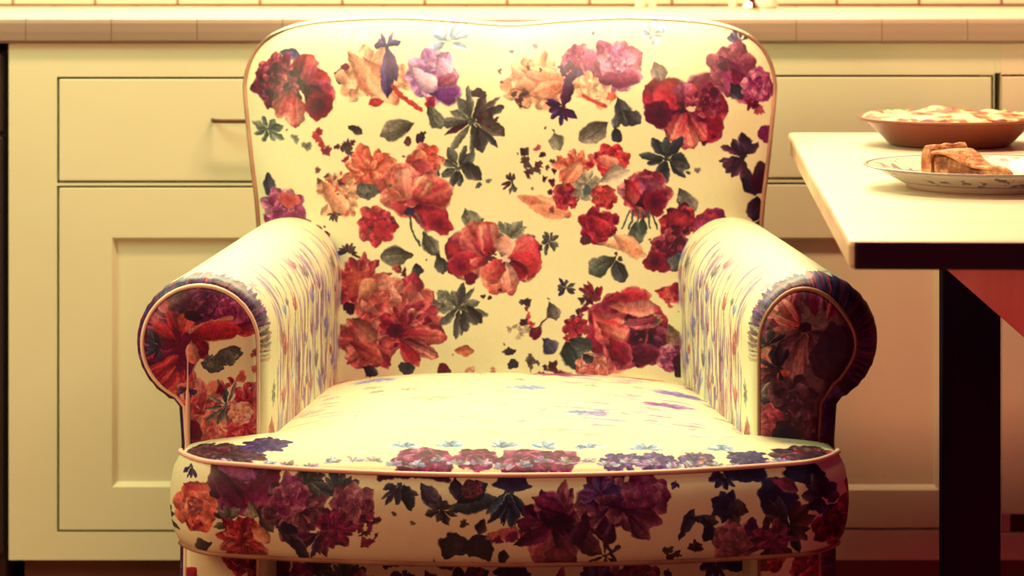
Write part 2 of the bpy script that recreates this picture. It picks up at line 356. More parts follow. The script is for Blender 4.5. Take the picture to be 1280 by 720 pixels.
    c.blob(446, 352, 14, 17, .3, CORAL[1], PINK[1]); c.petal(448, 372, 34, 12, -.9, PEACH[1], CORAL[2], PINK[1]); c.blob(437, 384, 8, 8, 0, (60, 20, 40)); c.petal(440, 395, 44, 14, .8, (160, 70, 60), PEACH[0], PINK[0]); c.petal(436, 425, 50, 14, .5, PINK[0], CORAL[1], PINK[2])
    c.sprig(573, 383, 38, 12, [(96, 90, 70), (74, 68, 60), (120, 112, 82)], 0, 360, .2); c.leaf(592, 390, 30, 8, 50, (70, 58, 52)); c.cluster(556, 372, 14, 10, 8, 6, GREEN); c.leaf(580, 400, 26, 7, 80, (84, 76, 62))
    c.leaf(579, 436, 26, 7, 5, (226, 120, 70), 1, .9); c.blob(555, 460, 10, 8, .4, DRED[1], RED[0]); c.blob(508, 458, 10, 9, .2, (54, 54, 54), (70, 70, 60)); c.leaf(462, 462, 22, 8, 30, (50, 44, 50)); c.berries([(604, 368), (612, 370), (625, 360)], 3, BROWN)
    # left edge by the arm
    c.leaf(335, 232, 34, 10, 80, (96, 84, 86)); c.rose(352, 262, 28, MAUVE, .9); c.blob(372, 280, 18, 14, .6, DRED[1], MAUVE[1]); c.blob(360, 250, 16, 9, .3, RED[2], PINK[2]); c.rose(395, 300, 18, DRED, .9)
    # right peach rose + magenta rose
    c.peony(668, 105, 42, PEACH, .85, .95, 11); c.petal(640, 110, 66, 16, -.2, PEACH[1], CORAL[2], PEACH[0]); c.petal(650, 88, 50, 14, .2, PEACH[2], CORAL[2], CORAL[1]); c.petal(660, 120, 48, 13, -.3, CORAL[3], CORAL[1], None, .8)
    c.cluster(652, 122, 12, 10, 6, 5, BROWN); c.berries([(625, 90), (627, 103), (660, 85), (675, 88)], 4, BROWN + CORAL[:1])
    c.rose(722, 76, 22, MAUVE, .9); c.cluster(712, 90, 16, 14, 9, 6, INDIGO + DRED[:1]); c.petal(720, 82, 52, 9, 1.9, INDIGO[1], DRED[0]); c.sprig(704, 132, 24, 8, BROWN[:1] + INDIGO[:1] + DRED[:2], 40, 220, .22)
    c.rose(768, 84, 36, MAUVE[:1] + [(175, 70, 105)] + MAUVE[2:], .82, core=(130, 40, 80)); c.petal(744, 100, 60, 15, -.08, MAUVE[0], MAUVE[1], LILAC[3]); c.petal(745, 70, 36, 14, .5, (225, 150, 155), MAUVE[2], MAUVE[1]); c.petal(775, 62, 28, 14, .6, MAUVE[2], (225, 140, 150), MAUVE[1]); c.rose(772, 76, 15, [(140, 50, 95), (170, 80, 120), (220, 160, 165)], .9)
    c.rose(734, 108, 17, PEACH[1:], 1.0, .9); c.rose(752, 120, 16, PEACH[2:], .8, .9); c.stem([(728, 118), (742, 126), (756, 132)], 2.6, (200, 70, 60)); c.blob(764, 120, 7, 5, 0, CORAL[1])
    c.leaf(778, 138, 40, 12, 70, (92, 92, 78)); c.leaf(789, 145, 30, 10, 40, (70, 66, 62)); c.leaf(772, 148, 26, 8, 110, (84, 84, 70))
    c.leaf(823, 90, 28, 13, 70, (140, 126, 96)); c.leaf(743, 164, 46, 15, 145, (132, 118, 88)); c.leaf(770, 167, 20, 8, 85, (54, 54, 56)); c.leaf(695, 175, 24, 11, 70, (150, 140, 100), .9); c.cluster(695, 175, 10, 9, 6, 3, GREEN, .7)
    # dark red flower at the upper right
    c.leaf(872, 108, 26, 10, -60, (92, 72, 74)); c.leaf(848, 104, 18, 7, 40, (120, 100, 90))
    c.poppy(856, 136, [(200, 58, 26, DRED[0], RED[1], DRED[1]), (170, 50, 20, DRED[0], RED[2], DRED[0]), (225, 48, 22, RED[1], RED[2], RED[0]), (-40, 58, 26, DRED[1], (170, 70, 80), MAUVE[2]), (0, 56, 26, DRED[0], RED[1], DRED[1]), (35, 58, 22, DRED[1], RED[1], MAUVE[1]), (85, 50, 17, PINK[2], (225, 130, 120), RED[2]), (60, 48, 12, DRED[1], PINK[2], RED[1]), (115, 44, 16, RED[1], PINK[3], RED[2]), (270, 34, 16, DRED[1], MAUVE[2], None)], (50, 20, 40), 7)
    c.blob(822, 142, 20, 16, .4, DRED[0], DRED[1]); c.rose(880, 128, 24, DRED, 1.0); c.blob(864, 136, 6, 4, 0, (225, 190, 140)); c.petal(858, 150, 36, 10, 1.3, PINK[1], PINK[3], RED[1]); c.berries([(832, 164), (850, 180), (880, 178), (892, 170)], 4, DRED)
    # mauve flower on the right edge
    c.rose(918, 86, 32, [(110, 44, 60), (140, 60, 68), (170, 88, 82)], 1.0); c.petal(900, 70, 66, 20, .9, MAUVE[0], (160, 80, 80), MAUVE[1]); c.petal(915, 85, 56, 18, 1.0, DRED[1], MAUVE[1], MAUVE[2]); c.leaf(922, 115, 26, 11, 50, (58, 52, 60)); c.blob(906, 84, 7, 6, 0, BROWN[0]); c.rose(952, 110, 22, MAUVE, 1.2); c.cluster(945, 135, 12, 8, 6, 5, DRED)
    # foliage right
    c.sprig(832, 198, 34, 10, [(64, 72, 60), (84, 90, 70), (50, 52, 52)], 0, 360, .25); c.leaf(850, 204, 26, 9, 20, (84, 90, 72)); c.berries([(860, 215), (872, 212)], 4, GREEN)
    c.sprig(930, 198, 36, 10, [(70, 34, 50), (54, 34, 50), (90, 44, 56)], 60, 330, .2); c.leaf(932, 178, 24, 8, 60, (60, 40, 54)); c.leaf(912, 205, 20, 8, 160, (84, 44, 56)); c.leaf(940, 232, 34, 14, 30, (56, 34, 56)); c.blob(955, 225, 16, 20, 0, DRED[0]); c.blob(960, 170, 10, 12, 0, MAUVE[0]); c.leaf(945, 262, 34, 13, 100, (60, 36, 50)); c.rose(955, 300, 22, DRED)
    # brown sprigs and berries in the middle
    c.sprig(640, 226, 15, 7, DGREEN + BROWN, 60, 300, .25); c.cluster(663, 208, 12, 12, 9, 6, BROWN + DGREEN); c.leaf(655, 188, 14, 6, 40, (80, 50, 50)); c.berries([(672, 184), (678, 192), (690, 200), (684, 208), (692, 212), (698, 200), (680, 222), (690, 226)], 4, DRED + BROWN)
    # coral and red group right of centre
    c.peony(716, 208, 26, CORAL, .85, n0=11); c.petal(700, 235, 44, 10, -.9, CORAL[1], CORAL[3], CORAL[0]); c.rose(764, 200, 22, [(170, 24, 40), (205, 46, 48), (225, 84, 66), (236, 120, 90)], .85); c.petal(742, 195, 34, 10, .3, PINK[2], PINK[3], RED[2]); c.cluster(742, 196, 12, 12, 8, 4, RED)
    c.petal(648, 244, 70, 13, .35, CORAL[2], CORAL[3], CORAL[1]); c.blob(665, 250, 18, 7, .3, CORAL[1], CORAL[3]); c.blob(685, 262, 24, 8, .2, CORAL[2], CORAL[3]); c.rose(708, 245, 18, RED, .8); c.berries([(688, 238), (690, 260), (700, 236)], 5, BROWN + RED)
    c.peony(733, 232, 20, [(130, 120, 90), (170, 150, 110), (215, 190, 130)], 1.0, .9, 9); c.blob(733, 236, 6, 6, 0, (80, 92, 80)); c.rose(754, 244, 16, CORAL[:1] + RED[1:], .9); c.petal(748, 225, 40, 12, -.35, (190, 160, 120), (230, 200, 150), None)
    c.rose(806, 240, 32, DRED[1:] + [(220, 130, 115)], .9); c.petal(780, 222, 52, 18, .9, RED[1], PINK[2], DRED[1]); c.petal(798, 220, 52, 18, .9, MAUVE[1], (225, 150, 130), RED[1]); c.petal(792, 256, 44, 18, -.35, DRED[0], RED[0], DRED[1]); c.blob(818, 252, 14, 18, .3, DRED[0], RED[1])
    for k in range(6): c.stem([(786 + k * 5, 262), (782 + k * 7, 272), (776 + k * 9, 284)], 1.4, (70, 78, 66))
    c.leaf(795, 289, 30, 12, 80, (104, 110, 84)); c.leaf(802, 280, 26, 7, 100, (84, 90, 72)); c.rose(748, 281, 25, [(120, 14, 40), (160, 28, 46), (190, 46, 52)], .85); c.petal(738, 268, 36, 12, .8, RED[2], RED[1], DRED[0]); c.blob(731, 299, 7, 6, 0, (90, 40, 48))
    c.petal(745, 302, 50, 8, .05, CORAL[3], CORAL[2], None, .8); c.petal(764, 290, 46, 12, .6, CORAL[3], CORAL[2], CORAL[1], .9); c.blob(793, 314, 14, 8, .2, CORAL[2], PEACH[2], .8)
    c.leaf(856, 250, 36, 14, 60, (128, 116, 90)); c.cluster(854, 252, 12, 12, 8, 3, GREEN)
    c.rose(848, 276, 24, DRED[:1] + RED[:3], .85); c.blob(850, 272, 20, 10, .2, RED[2], RED[0]); c.rose(888, 282, 24, MAUVE[:2] + RED[1:3], 1.0); c.rose(838, 312, 28, DRED, .9); c.petal(862, 300, 42, 11, 1.0, DRED[1], MAUVE[1], RED[2]); c.petal(850, 302, 46, 10, .7, RED[0], RED[2], None); c.blob(818, 326, 15, 13, .3, DRED[0], RED[1]); c.leaf(845, 325, 28, 11, 110, (92, 92, 76)); c.blob(870, 306, 8, 12, .4, RED[2], DRED[1])
    c.leaf(752, 329, 40, 14, 150, (104, 106, 80)); c.leaf(773, 337, 30, 12, 70, (76, 76, 66)); c.berries([(769, 316), (774, 322)], 3, BROWN)
    c.sprig(686, 299, 16, 8, DGREEN + GREEN, 0, 360, .25); c.berries([(682, 314), (676, 308)], 3, DGREEN); c.sprig(706, 358, 16, 8, DGREEN + INDIGO[:1], 100, 420, .25)
    # large dark rose bottom right
    c.sprig(745, 372, 26, 8, BROWN + RED[:2], 150, 300, .16); c.berries([(727, 374), (737, 375), (744, 370), (722, 388), (730, 384), (716, 396), (726, 392)], 5, DRED + BROWN); c.rose(719, 406, 15, RED, .9)
    c.rose(782, 412, 52, DRED[1:] + [(225, 120, 95)], .9); c.rose(796, 424, 38, [(46, 4, 32), (78, 10, 40), (120, 26, 52), (190, 80, 80)], .9, core=(36, 4, 28)); c.petal(738, 385, 50, 20, .8, PINK[1], (232, 140, 105), RED[2]); c.petal(745, 400, 46, 20, .5, RED[2], PINK[3], RED[1]); c.petal(755, 375, 60, 14, -.15, RED[1], RED[2], PINK[3]); c.petal(760, 380, 64, 13, .1, PINK[2], (235, 150, 115), RED[1]); c.blob(778, 370, 12, 7, .3, RED[0], RED[2])
    c.petal(776, 404, 52, 10, -.1, (220, 110, 100), DRED[1], PINK[3]); c.petal(768, 444, 60, 14, -.1, DRED[0], DRED[1], RED[2]); c.petal(760, 420, 44, 16, .9, RED[1], DRED[1], PINK[2])
    c.leaf(714, 440, 42, 17, 70, (64, 74, 60)); c.leaf(724, 428, 34, 12, 20, (78, 80, 66)); c.leaf(686, 429, 26, 11, 50, (90, 84, 92)); c.rose(738, 458, 22, PINK[1:] + [(236, 190, 150)], .6); c.leaf(734, 446, 16, 7, 40, (66, 56, 54)); c.berries([(708, 420), (733, 411)], 5, RED)
    c.berries([(657, 375), (658, 384), (660, 393), (656, 401), (664, 402), (661, 410)], 5, RED + BROWN); c.blob(669, 414, 8, 9, .4, DRED[1], RED[0]); c.leaf(690, 386, 26, 9, 70, (124, 108, 90)); c.stem([(668, 412), (678, 400), (688, 392)], 1.2, BROWN[1])
    c.blob(637, 437, 7, 5, 0, (60, 44, 50)); c.blob(641, 453, 7, 7, 0, (52, 44, 52)); c.cluster(645, 412, 14, 8, 8, 4, [(205, 170, 115), (180, 150, 105)], .8); c.cluster(664, 448, 8, 8, 4, 5, BROWN, .8); c.cluster(686, 458, 8, 6, 4, 5, BROWN + RED[:1])
    c.petal(816, 362, 44, 12, .2, RED[2], CORAL[1], RED[1]); c.blob(848, 360, 12, 9, .3, DRED[1], RED[1]); c.cluster(835, 372, 14, 9, 7, 5, RED[1:] + CORAL[:1]); c.leaf(840, 418, 30, 13, 70, (150, 96, 72), .8); c.cluster(824, 395, 6, 5, 3, 4, BROWN + CORAL); c.rose(838, 446, 20, MAUVE, .7); c.blob(850, 455, 12, 14, 0, DRED[0])
    c.cluster(695, 465, 22, 4, 6, 5, RED + PINK); c.cluster(600, 462, 20, 4, 5, 5, PEACH + CORAL[:1])
    for k in range(46): c.berries([(c.r.uniform(320, 950), c.r.uniform(150, 470))], 1.8, GREEN + BROWN)
    return c

def paint_border(seed=9, extra=False):
    c = Cloth(120, 1150, 540, 740, 2.6, seed)
    for x in range(130, 1150, 46):   # small filling so that the ends that turn the corner are printed too
        c.sprig(x, 712 + c.r.uniform(-6, 6), 15, 6, BROWN + DRED[:2] + DGREEN, 0, 360, .2, .8)
    c.sprig(236, 587, 16, 7, INDIGO + DGREEN, 30, 160, .18); c.rose(304, 602, 46, [(58, 12, 44), (92, 22, 54), (124, 44, 68), (170, 92, 96)], .85); c.petal(262, 582, 76, 18, .85, DRED[0], (110, 34, 60), MAUVE[2]); c.petal(352, 582, 62, 18, 2.3, DRED[1], MAUVE[0], RED[1]); c.blob(296, 588, 26, 8, .2, MAUVE[2], LILAC[1], .8)
    c.rose(243, 637, 30, CORAL[:3], 1.0, core=(60, 50, 52)); c.blob(243, 634, 12, 13, 0, (66, 50, 52), CORAL[0]); c.rose(244, 634, 9, [(120, 50, 52), (190, 90, 70), (226, 130, 90)]); c.petal(225, 610, 38, 9, 0, RED[2], CORAL[1], None); c.cluster(243, 657, 16, 5, 9, 4, RED[:2])
    c.sprig(288, 648, 24, 7, GREEN + DGREEN, 120, 330, .24); c.leaf(253, 682, 26, 10, 160, (72, 64, 60)); c.peony(304, 672, 34, RED[:3] + CORAL[:3], .8, n0=14); c.petal(316, 654, 30, 12, .8, CORAL[2], PEACH[2], CORAL[0]); c.leaf(316, 634, 24, 11, 80, (176, 160, 110)); c.leaf(332, 645, 40, 9, 50, (104, 88, 72))
    c.peony(372, 630, 46, [(70, 34, 52), (104, 52, 62), (140, 78, 78), (180, 116, 98)], .8, n0=13); c.rose(365, 616, 26, MAUVE[:1] + [(150, 70, 84), (196, 116, 110)], .9); c.sprig(382, 600, 30, 8, GREEN[:2] + DGREEN, -120, 60, .24); c.sprig(425, 615, 36, 10, [(60, 74, 66), (84, 84, 74), (58, 46, 60)], 180, 400, .2); c.rose(443, 626, 28, [(110, 44, 60), (160, 90, 90), (200, 130, 110)], .8)
    c.sprig(400, 662, 40, 12, INDIGO[:2] + BROWN[:2] + MAUVE[:1], 0, 180, .16); c.petal(345, 650, 56, 10, .75, (92, 70, 64), (46, 34, 54), None); c.blob(362, 657, 11, 8, .3, (38, 28, 46)); c.leaf(375, 682, 40, 9, 55, (52, 38, 56)); c.petal(405, 640, 50, 10, .9, (120, 60, 70), (46, 30, 52), MAUVE[2]); c.cluster(462, 655, 12, 22, 16, 5, MAUVE[:2] + BROWN); c.peony(420, 655, 26, MAUVE[:2] + BROWN[:1], .9, n0=10)
    c.sprig(500, 602, 30, 9, [(58, 54, 56), (74, 70, 64)], 10, 175, .2); c.stem([(475, 594), (520, 590), (560, 596)], 4, (66, 30, 52)); c.leaf(510, 616, 34, 9, 70, (50, 58, 52)); c.leaf(538, 615, 40, 13, 50, (96, 84, 86)); c.sprig(553, 632, 22, 8, DGREEN, 0, 360, .28); c.berries([(494, 636), (517, 648)], 5, GREEN)
    c.leaf(570, 605, 30, 9, 80, (54, 42, 52)); c.petal(560, 632, 62, 13, -.25, (70, 84, 72), (52, 66, 60), (110, 110, 84)); c.leaf(590, 612, 46, 12, -30, (50, 62, 58)); c.rose(590, 606, 14, BROWN + PINK[:1], .6)
    c.sprig(636, 606, 54, 11, [(54, 76, 78), (38, 48, 64), (70, 100, 92)], 45, 135, .1); c.blob(640, 600, 26, 8, 0, (40, 32, 58), (58, 50, 70)); c.sprig(634, 618, 40, 6, [(44, 64, 70), (36, 40, 60)], 50, 130, .14)
    c.petal(556, 695, 34, 17, -1.2, (44, 40, 46), (66, 60, 58), None); c.petal(612, 697, 40, 18, -2.0, (50, 46, 52), (74, 66, 66), None); c.blob(572, 674, 18, 15, .4, (70, 62, 58), (46, 40, 46)); c.blob(596, 676, 17, 16, -.3, (58, 54, 56), (44, 38, 46)); c.berries([(580, 648)], 7, BROWN); c.leaf(602, 650, 22, 8, 110, (70, 60, 56)); c.leaf(629, 690, 20, 8, 90, (54, 40, 50))
    c.blob(630, 660, 26, 7, -.2, PINK[1], PEACH[0], .8); c.berries([(622, 668), (640, 664)], 7, MAUVE)
    c.peony(694, 650, 50, [(62, 16, 46), (96, 30, 56), (140, 60, 74), (180, 100, 92)], .95, n0=13); c.blob(694, 642, 22, 13, .1, (38, 14, 40), (60, 16, 46)); c.petal(690, 655, 52, 18, 1.1, (60, 20, 46), (130, 60, 70), MAUVE[2]); c.petal(688, 655, 50, 18, 1.9, (196, 110, 96), (150, 70, 72), MAUVE[1]); c.petal(664, 616, 44, 16, .3, MAUVE[1], (70, 20, 48), None); c.petal(720, 630, 36, 11, 1.2, (196, 130, 110), (120, 50, 64), None); c.petal(640, 676, 52, 11, -.4, (64, 26, 50), MAUVE[0], None); c.petal(705, 650, 60, 13, .7, (52, 20, 46), (110, 50, 64), None); c.blob(700, 690, 20, 12, .2, (180, 90, 82), (90, 36, 56))
    c.peony(764, 626, 46, [(62, 22, 52), (104, 44, 66), (150, 84, 88), (190, 124, 108)], .85, n0=14); c.rose(806, 612, 30, MAUVE[:1] + [(130, 60, 76), (176, 104, 100)], .85); c.sprig(750, 612, 30, 8, INDIGO + MAUVE[:1], 150, 360, .24); c.petal(775, 630, 54, 14, .35, (80, 30, 56), (130, 60, 74), MAUVE[2]); c.petal(782, 636, 44, 12, .9, (60, 24, 50), (150, 84, 84), MAUVE[2]); c.petal(735, 640, 40, 12, 2.1, (90, 34, 60), (60, 24, 50), None); c.stem([(738, 655), (758, 676), (770, 702)], 2.6, (70, 34, 46)); c.sprig(755, 690, 24, 6, BROWN, 0, 360, .16)
    c.sprig(843, 598, 10, 5, INDIGO, 40, 160, .25); c.sprig(903, 592, 20, 6, NAVY, 0, 200, .32); c.blob(932, 588, 26, 14, .1, NAVY[0], NAVY[1]); c.sprig(908, 630, 26, 8, NAVY + DGREEN, 0, 360, .36); c.blob(904, 628, 14, 15, 0, NAVY[0], NAVY[2]); c.cluster(920, 632, 12, 10, 8, 4, BROWN)
    c.petal(846, 672, 46, 8, -1.1, NAVY[1], NAVY[2], None); c.petal(858, 640, 40, 8, .25, NAVY[2], DGREEN[1], None); c.petal(874, 640, 40, 8, 1.0, NAVY[1], NAVY[0], None); c.blob(882, 664, 8, 9, .5, NAVY[0]); c.sprig(868, 684, 16, 6, BROWN + INDIGO[:1], 180, 360, .3); c.cluster(838, 688, 14, 8, 6, 6, BROWN)
    c.rose(918, 672, 30, [(120, 60, 70), (160, 92, 84), (196, 120, 98)], .8, .9); c.blob(938, 656, 10, 12, .2, INDIGO[0], MAUVE[0]); c.blob(970, 620, 27, 23, .2, NAVY[0], NAVY[1]); c.sprig(985, 655, 40, 12, NAVY + BROWN + MAUVE[:1], 0, 360, .24); c.peony(965, 674, 32, MAUVE[:2] + BROWN, .7, n0=10); c.blob(1005, 590, 30, 14, .2, NAVY[1], NAVY[0]); c.petal(960, 595, 40, 9, .4, MAUVE[1], BROWN[1], None); c.sprig(1025, 620, 30, 9, NAVY + DGREEN, 0, 360, .3); c.rose(1050, 660, 34, DRED, .9); c.rose(1095, 620, 34, RED, .9); c.rose(160, 620, 36, DRED, .9); c.sprig(195, 660, 26, 8, DGREEN, 0, 360, .3)
    return c

def paint_seat():
    # cloth coordinates in millimetres: a across, b forward (b = 0 at the front edge, 720 at the back)
    c = Cloth(-420, 420, -760, 60, 2.0, 13)
    WINE = [(78, 6, 40), (118, 14, 56), (150, 30, 74), (196, 100, 120)]; PLUM = [(46, 20, 70), (76, 36, 90), (110, 64, 112), (160, 120, 150)]  # front-row palettes deepened for the weaker light where the seat rolls over
    for (x, y, R, pal, f) in ((-98, -20, 36, WINE, 'rose'), (-40, -26, 26, WINE, 'rose'), (15, -22, 34, WINE, 'rose'), (50, -26, 26, WINE, 'rose'),
                              (120, -22, 26, PLUM, 'peony'), (160, -22, 26, PLUM, 'peony'), (205, -28, 22, INDIGO + CORAL[2:3], 'peony'), (262, -32, 26, INDIGO + NAVY, 'peony'), (-322, -40, 46, BROWN + INDIGO, 'peony'), (-280, -70, 30, INDIGO + DRED[:1], 'peony'), (-345, -70, 30, BROWN + DRED[:2], 'peony'), (332, -44, 44, BROWN + DRED + NAVY, 'peony')):
        getattr(c, f)(x, y, R, pal, .8)
    for x in np.linspace(-390, 390, 34): c.sprig(x, -8 - c.r.rand() * 14, 15, 6, BLUE + GREEN[2:] + LILAC[2:], 180, 360, .28, .8)
    for x in (-120, -70, -10, 35, 85, 150, 235): c.sprig(x, -54, 22, 8, BLUE + [(120, 160, 160)], 180, 360, .3, .85)
    # soft sprays over the rest of the top
    for k in range(46):
        x, y = c.r.uniform(-330, 330), c.r.uniform(-740, -110); col = [LILAC[2:], BLUE, PINK[2:], GREEN[2:], MAUVE[2:]][k % 5]
        c.sprig(x, y, c.r.uniform(10, 22), 7, col, 0, 360, .25, .5)
    for (x, y, R, pal) in ((215, -470, 46, [(90, 70, 130), (130, 100, 150), (180, 150, 170)]), (60, -600, 60, MAUVE), (-60, -640, 48, PINK), (170, -640, 56, CORAL), (-180, -560, 44, BLUE + LILAC[3:]), (20, -430, 40, BLUE + LILAC[3:]), (260, -600, 44, RED), (190, -330, 44, LILAC), (-220, -680, 50, PINK), (-250, -300, 36, PEACH[2:] + BLUE[2:]), (90, -220, 40, BLUE), (-100, -330, 44, PEACH[2:])):
        c.peony(x, y, R * .8, pal, .7, .5, 12)
    c.streaks(-330, 330, -740, -90, 170, LILAC[2:] + BLUE + GREEN[3:] + PEACH[1:3], (16, 60), (3, 9), 3, .5)
    c.streaks(60, 320, -660, -120, 90, LILAC[1:] + [(120, 110, 160)], (20, 70), (3, 9), 8, .55)
    c.streaks(-330, 330, -740, -620, 90, CORAL + MAUVE[1:] + LILAC[1:], (16, 60), (4, 10), 0, .6)
    return c

def paint_arm(seed):
    # millimetres: a = arc length from the foot of the inner side, b = distance behind the arm's front
    c = Cloth(-60, 960, -60, 740, 1.5, seed)
    for k in range(70):     # a meadow of narrow sprays along the inner side
        x, y = c.r.uniform(240, 470), c.r.uniform(90, 700); col = [LILAC[1:], BLUE + LILAC[3:], PINK[1:], [(90, 92, 150), (140, 140, 175), (196, 180, 190)], GREEN[1:]][k % 5]
        c.sprig(x, y, c.r.uniform(14, 34), 7, col, -60, 60, .16, .75)
    c.streaks(225, 480, 60, 720, 330, LILAC[1:] + BLUE + PINK[1:3] + [(90, 90, 160), (110, 120, 110)], (22, 80), (1.5, 7), 3, .75)
    c.streaks(225, 400, 40, 300, 60, PINK[1:3] + LILAC[:2] + RED[1:2], (30, 80), (2, 6), 3, .7)
    c.streaks(480, 600, 90, 720, 36, BLUE + LILAC[3:] + GREEN[3:], (20, 50), (2, 5), 0, .5)
    # gathers round the front of the roll: the print is drawn up into dark pleats
    for k in range(90 + 0):    # dark ground of the gathered print
        a = 425 + (960 - 425) * k / 89; cc = c.pick(INDIGO + DRED[:2] + NAVY); f = min(1, max(0, (a - 425) / 60))
        c.petal(a, -40, 42 + c.r.uniform(-4, 14), 8, PI / 2, cc, cc, None, .75 * f, .5)
    for k in range(120):
        a = 395 + (720 - 395) * k / 119 + c.r.uniform(-2, 2); f = min(1, max(0, (a - 400) / 70))
        pal = (INDIGO + DRED + LILAC[:2] + NAVY) if f > .5 else (BROWN + GREEN[2:] + PEACH[:1])
        l = c.r.uniform(14, 34) * (.5 + .5 * f); cc = c.pick(pal)
        c.petal(a, -34, l + 34, c.r.uniform(1.6, 3.2) * (.6 + .4 * f), PI / 2 + c.r.uniform(-.12, .12), cc, cc * 1.1, None, .45 + .55 * f)
    for x, y in ((520, 40), (560, 46), (610, 42), (650, 50), (480, 44)): c.sprig(x, y, 24, 8, BLUE + LILAC[2:], 0, 360, .2, .7)
    c.rose(300, 16, 22, PINK); c.sprig(350, 30, 18, 8, GREEN, 0, 360, .25)
    for x in (660, 740, 820, 900):
        for y in (90, 230, 370, 510, 650): c.rose(x + c.r.uniform(-20, 20), y + c.r.uniform(-30, 30), 40, [RED, DRED, PINK, MAUVE][c.r.randint(4)]); c.sprig(x + 40, y + 60, 30, 8, GREEN, 0, 360, .25)
    return c

def paint_panel_l():
    c = Cloth(150, 350, 330, 760, 4.0, 17)
    c.blob(212, 425, 44, 62, 0, DRED[1], MAUVE[0], 1, .1); c.blob(250, 380, 62, 26, 0, (70, 16, 46), MAUVE[0], 1, .1)
    for k in range(64):   # pleats running to the button of the roll
        a = math.radians(100 + 250 * k / 63 + c.r.uniform(-2, 2)); r1 = 84; r0 = c.r.uniform(28, 56)
        pal = DRED + MAUVE[:2] + INDIGO[:1] if 150 < math.degrees(a) % 360 < 350 else RED + PINK[:2]
        col = c.pick(pal); c.petal(250 + r1 * math.cos(a), 424 + r1 * math.sin(a), r1 - r0, c.r.uniform(3, 7), a + PI, col * .85, col * 1.1, None, .95)
    c.rose(232, 380, 24, [(52, 8, 40), (84, 18, 48), (112, 30, 56)], .8); c.rose(262, 374, 22, [(70, 14, 50), (100, 32, 60), (150, 60, 80)], .8); c.rose(290, 386, 20, MAUVE[:3], .8)
    c.sprig(200, 430, 26, 12, NAVY + DRED[:1] + [(50, 66, 64)], 90, 300, .12); c.petal(222, 424, 40, 9, -2.5, RED[1], RED[2], None); c.petal(224, 416, 34, 8, -2.0, DRED[1], RED[2], None)
    c.petal(226, 420, 36, 12, -1.25, RED[2], CORAL[1], RED[1]); c.blob(242, 394, 12, 7, .2, (42, 24, 36))
    c.stem([(238, 412), (262, 402), (290, 396)], 3.2, (210, 140, 90)); c.petal(236, 416, 66, 15, -.12, RED[1], (200, 44, 46), RED[2]); c.petal(240, 418, 34, 13, 1.0, RED[1], DRED[1], RED[2]); c.petal(240, 424, 30, 10, 1.5, PEACH[1], PINK[2], None)
    c.blob(284, 444, 22, 11, -.35, (104, 98, 74), (66, 66, 58)); c.blob(268, 454, 16, 10, .1, (96, 92, 70), (70, 66, 58)); c.cluster(280, 448, 22, 10, 16, 4, DGREEN + GREEN, .9)
    c.rose(246, 508, 34, PINK + [(244, 170, 125)], 1.05); c.rose(262, 540, 30, PINK[1:] + [(240, 160, 120)], .9); c.blob(240, 540, 12, 20, 0, (90, 14, 44), RED[0]); c.sprig(236, 484, 16, 6, INDIGO + BROWN, 0, 200, .3); c.blob(252, 560, 20, 12, 0, (120, 40, 50), PINK[0])
    c.petal(258, 500, 34, 12, -.9, PEACH[1], PINK[2], None); c.petal(262, 520, 40, 15, .2, CORAL[2], PEACH[2], PINK[1]); c.sprig(284, 505, 36, 9, [(104, 104, 88), (74, 84, 78), (140, 132, 104)], 40, 320, .14)
    c.peony(312, 502, 26, [(170, 20, 44), (205, 50, 60), (232, 110, 105), (245, 160, 140)], 1.2, n0=13); c.peony(308, 532, 26, [(180, 26, 48), (212, 56, 64), (236, 120, 110)], 1.0, n0=13); c.rose(302, 515, 16, CORAL[2:] + [(248, 180, 160)]); c.berries([(276, 486), (285, 480), (290, 474), (302, 470), (318, 460), (320, 440)], 6, RED)
    for k in range(8): c.rose(c.r.uniform(220, 340), 590 + 20 * k, 26, RED if k % 2 else DRED)
    return c

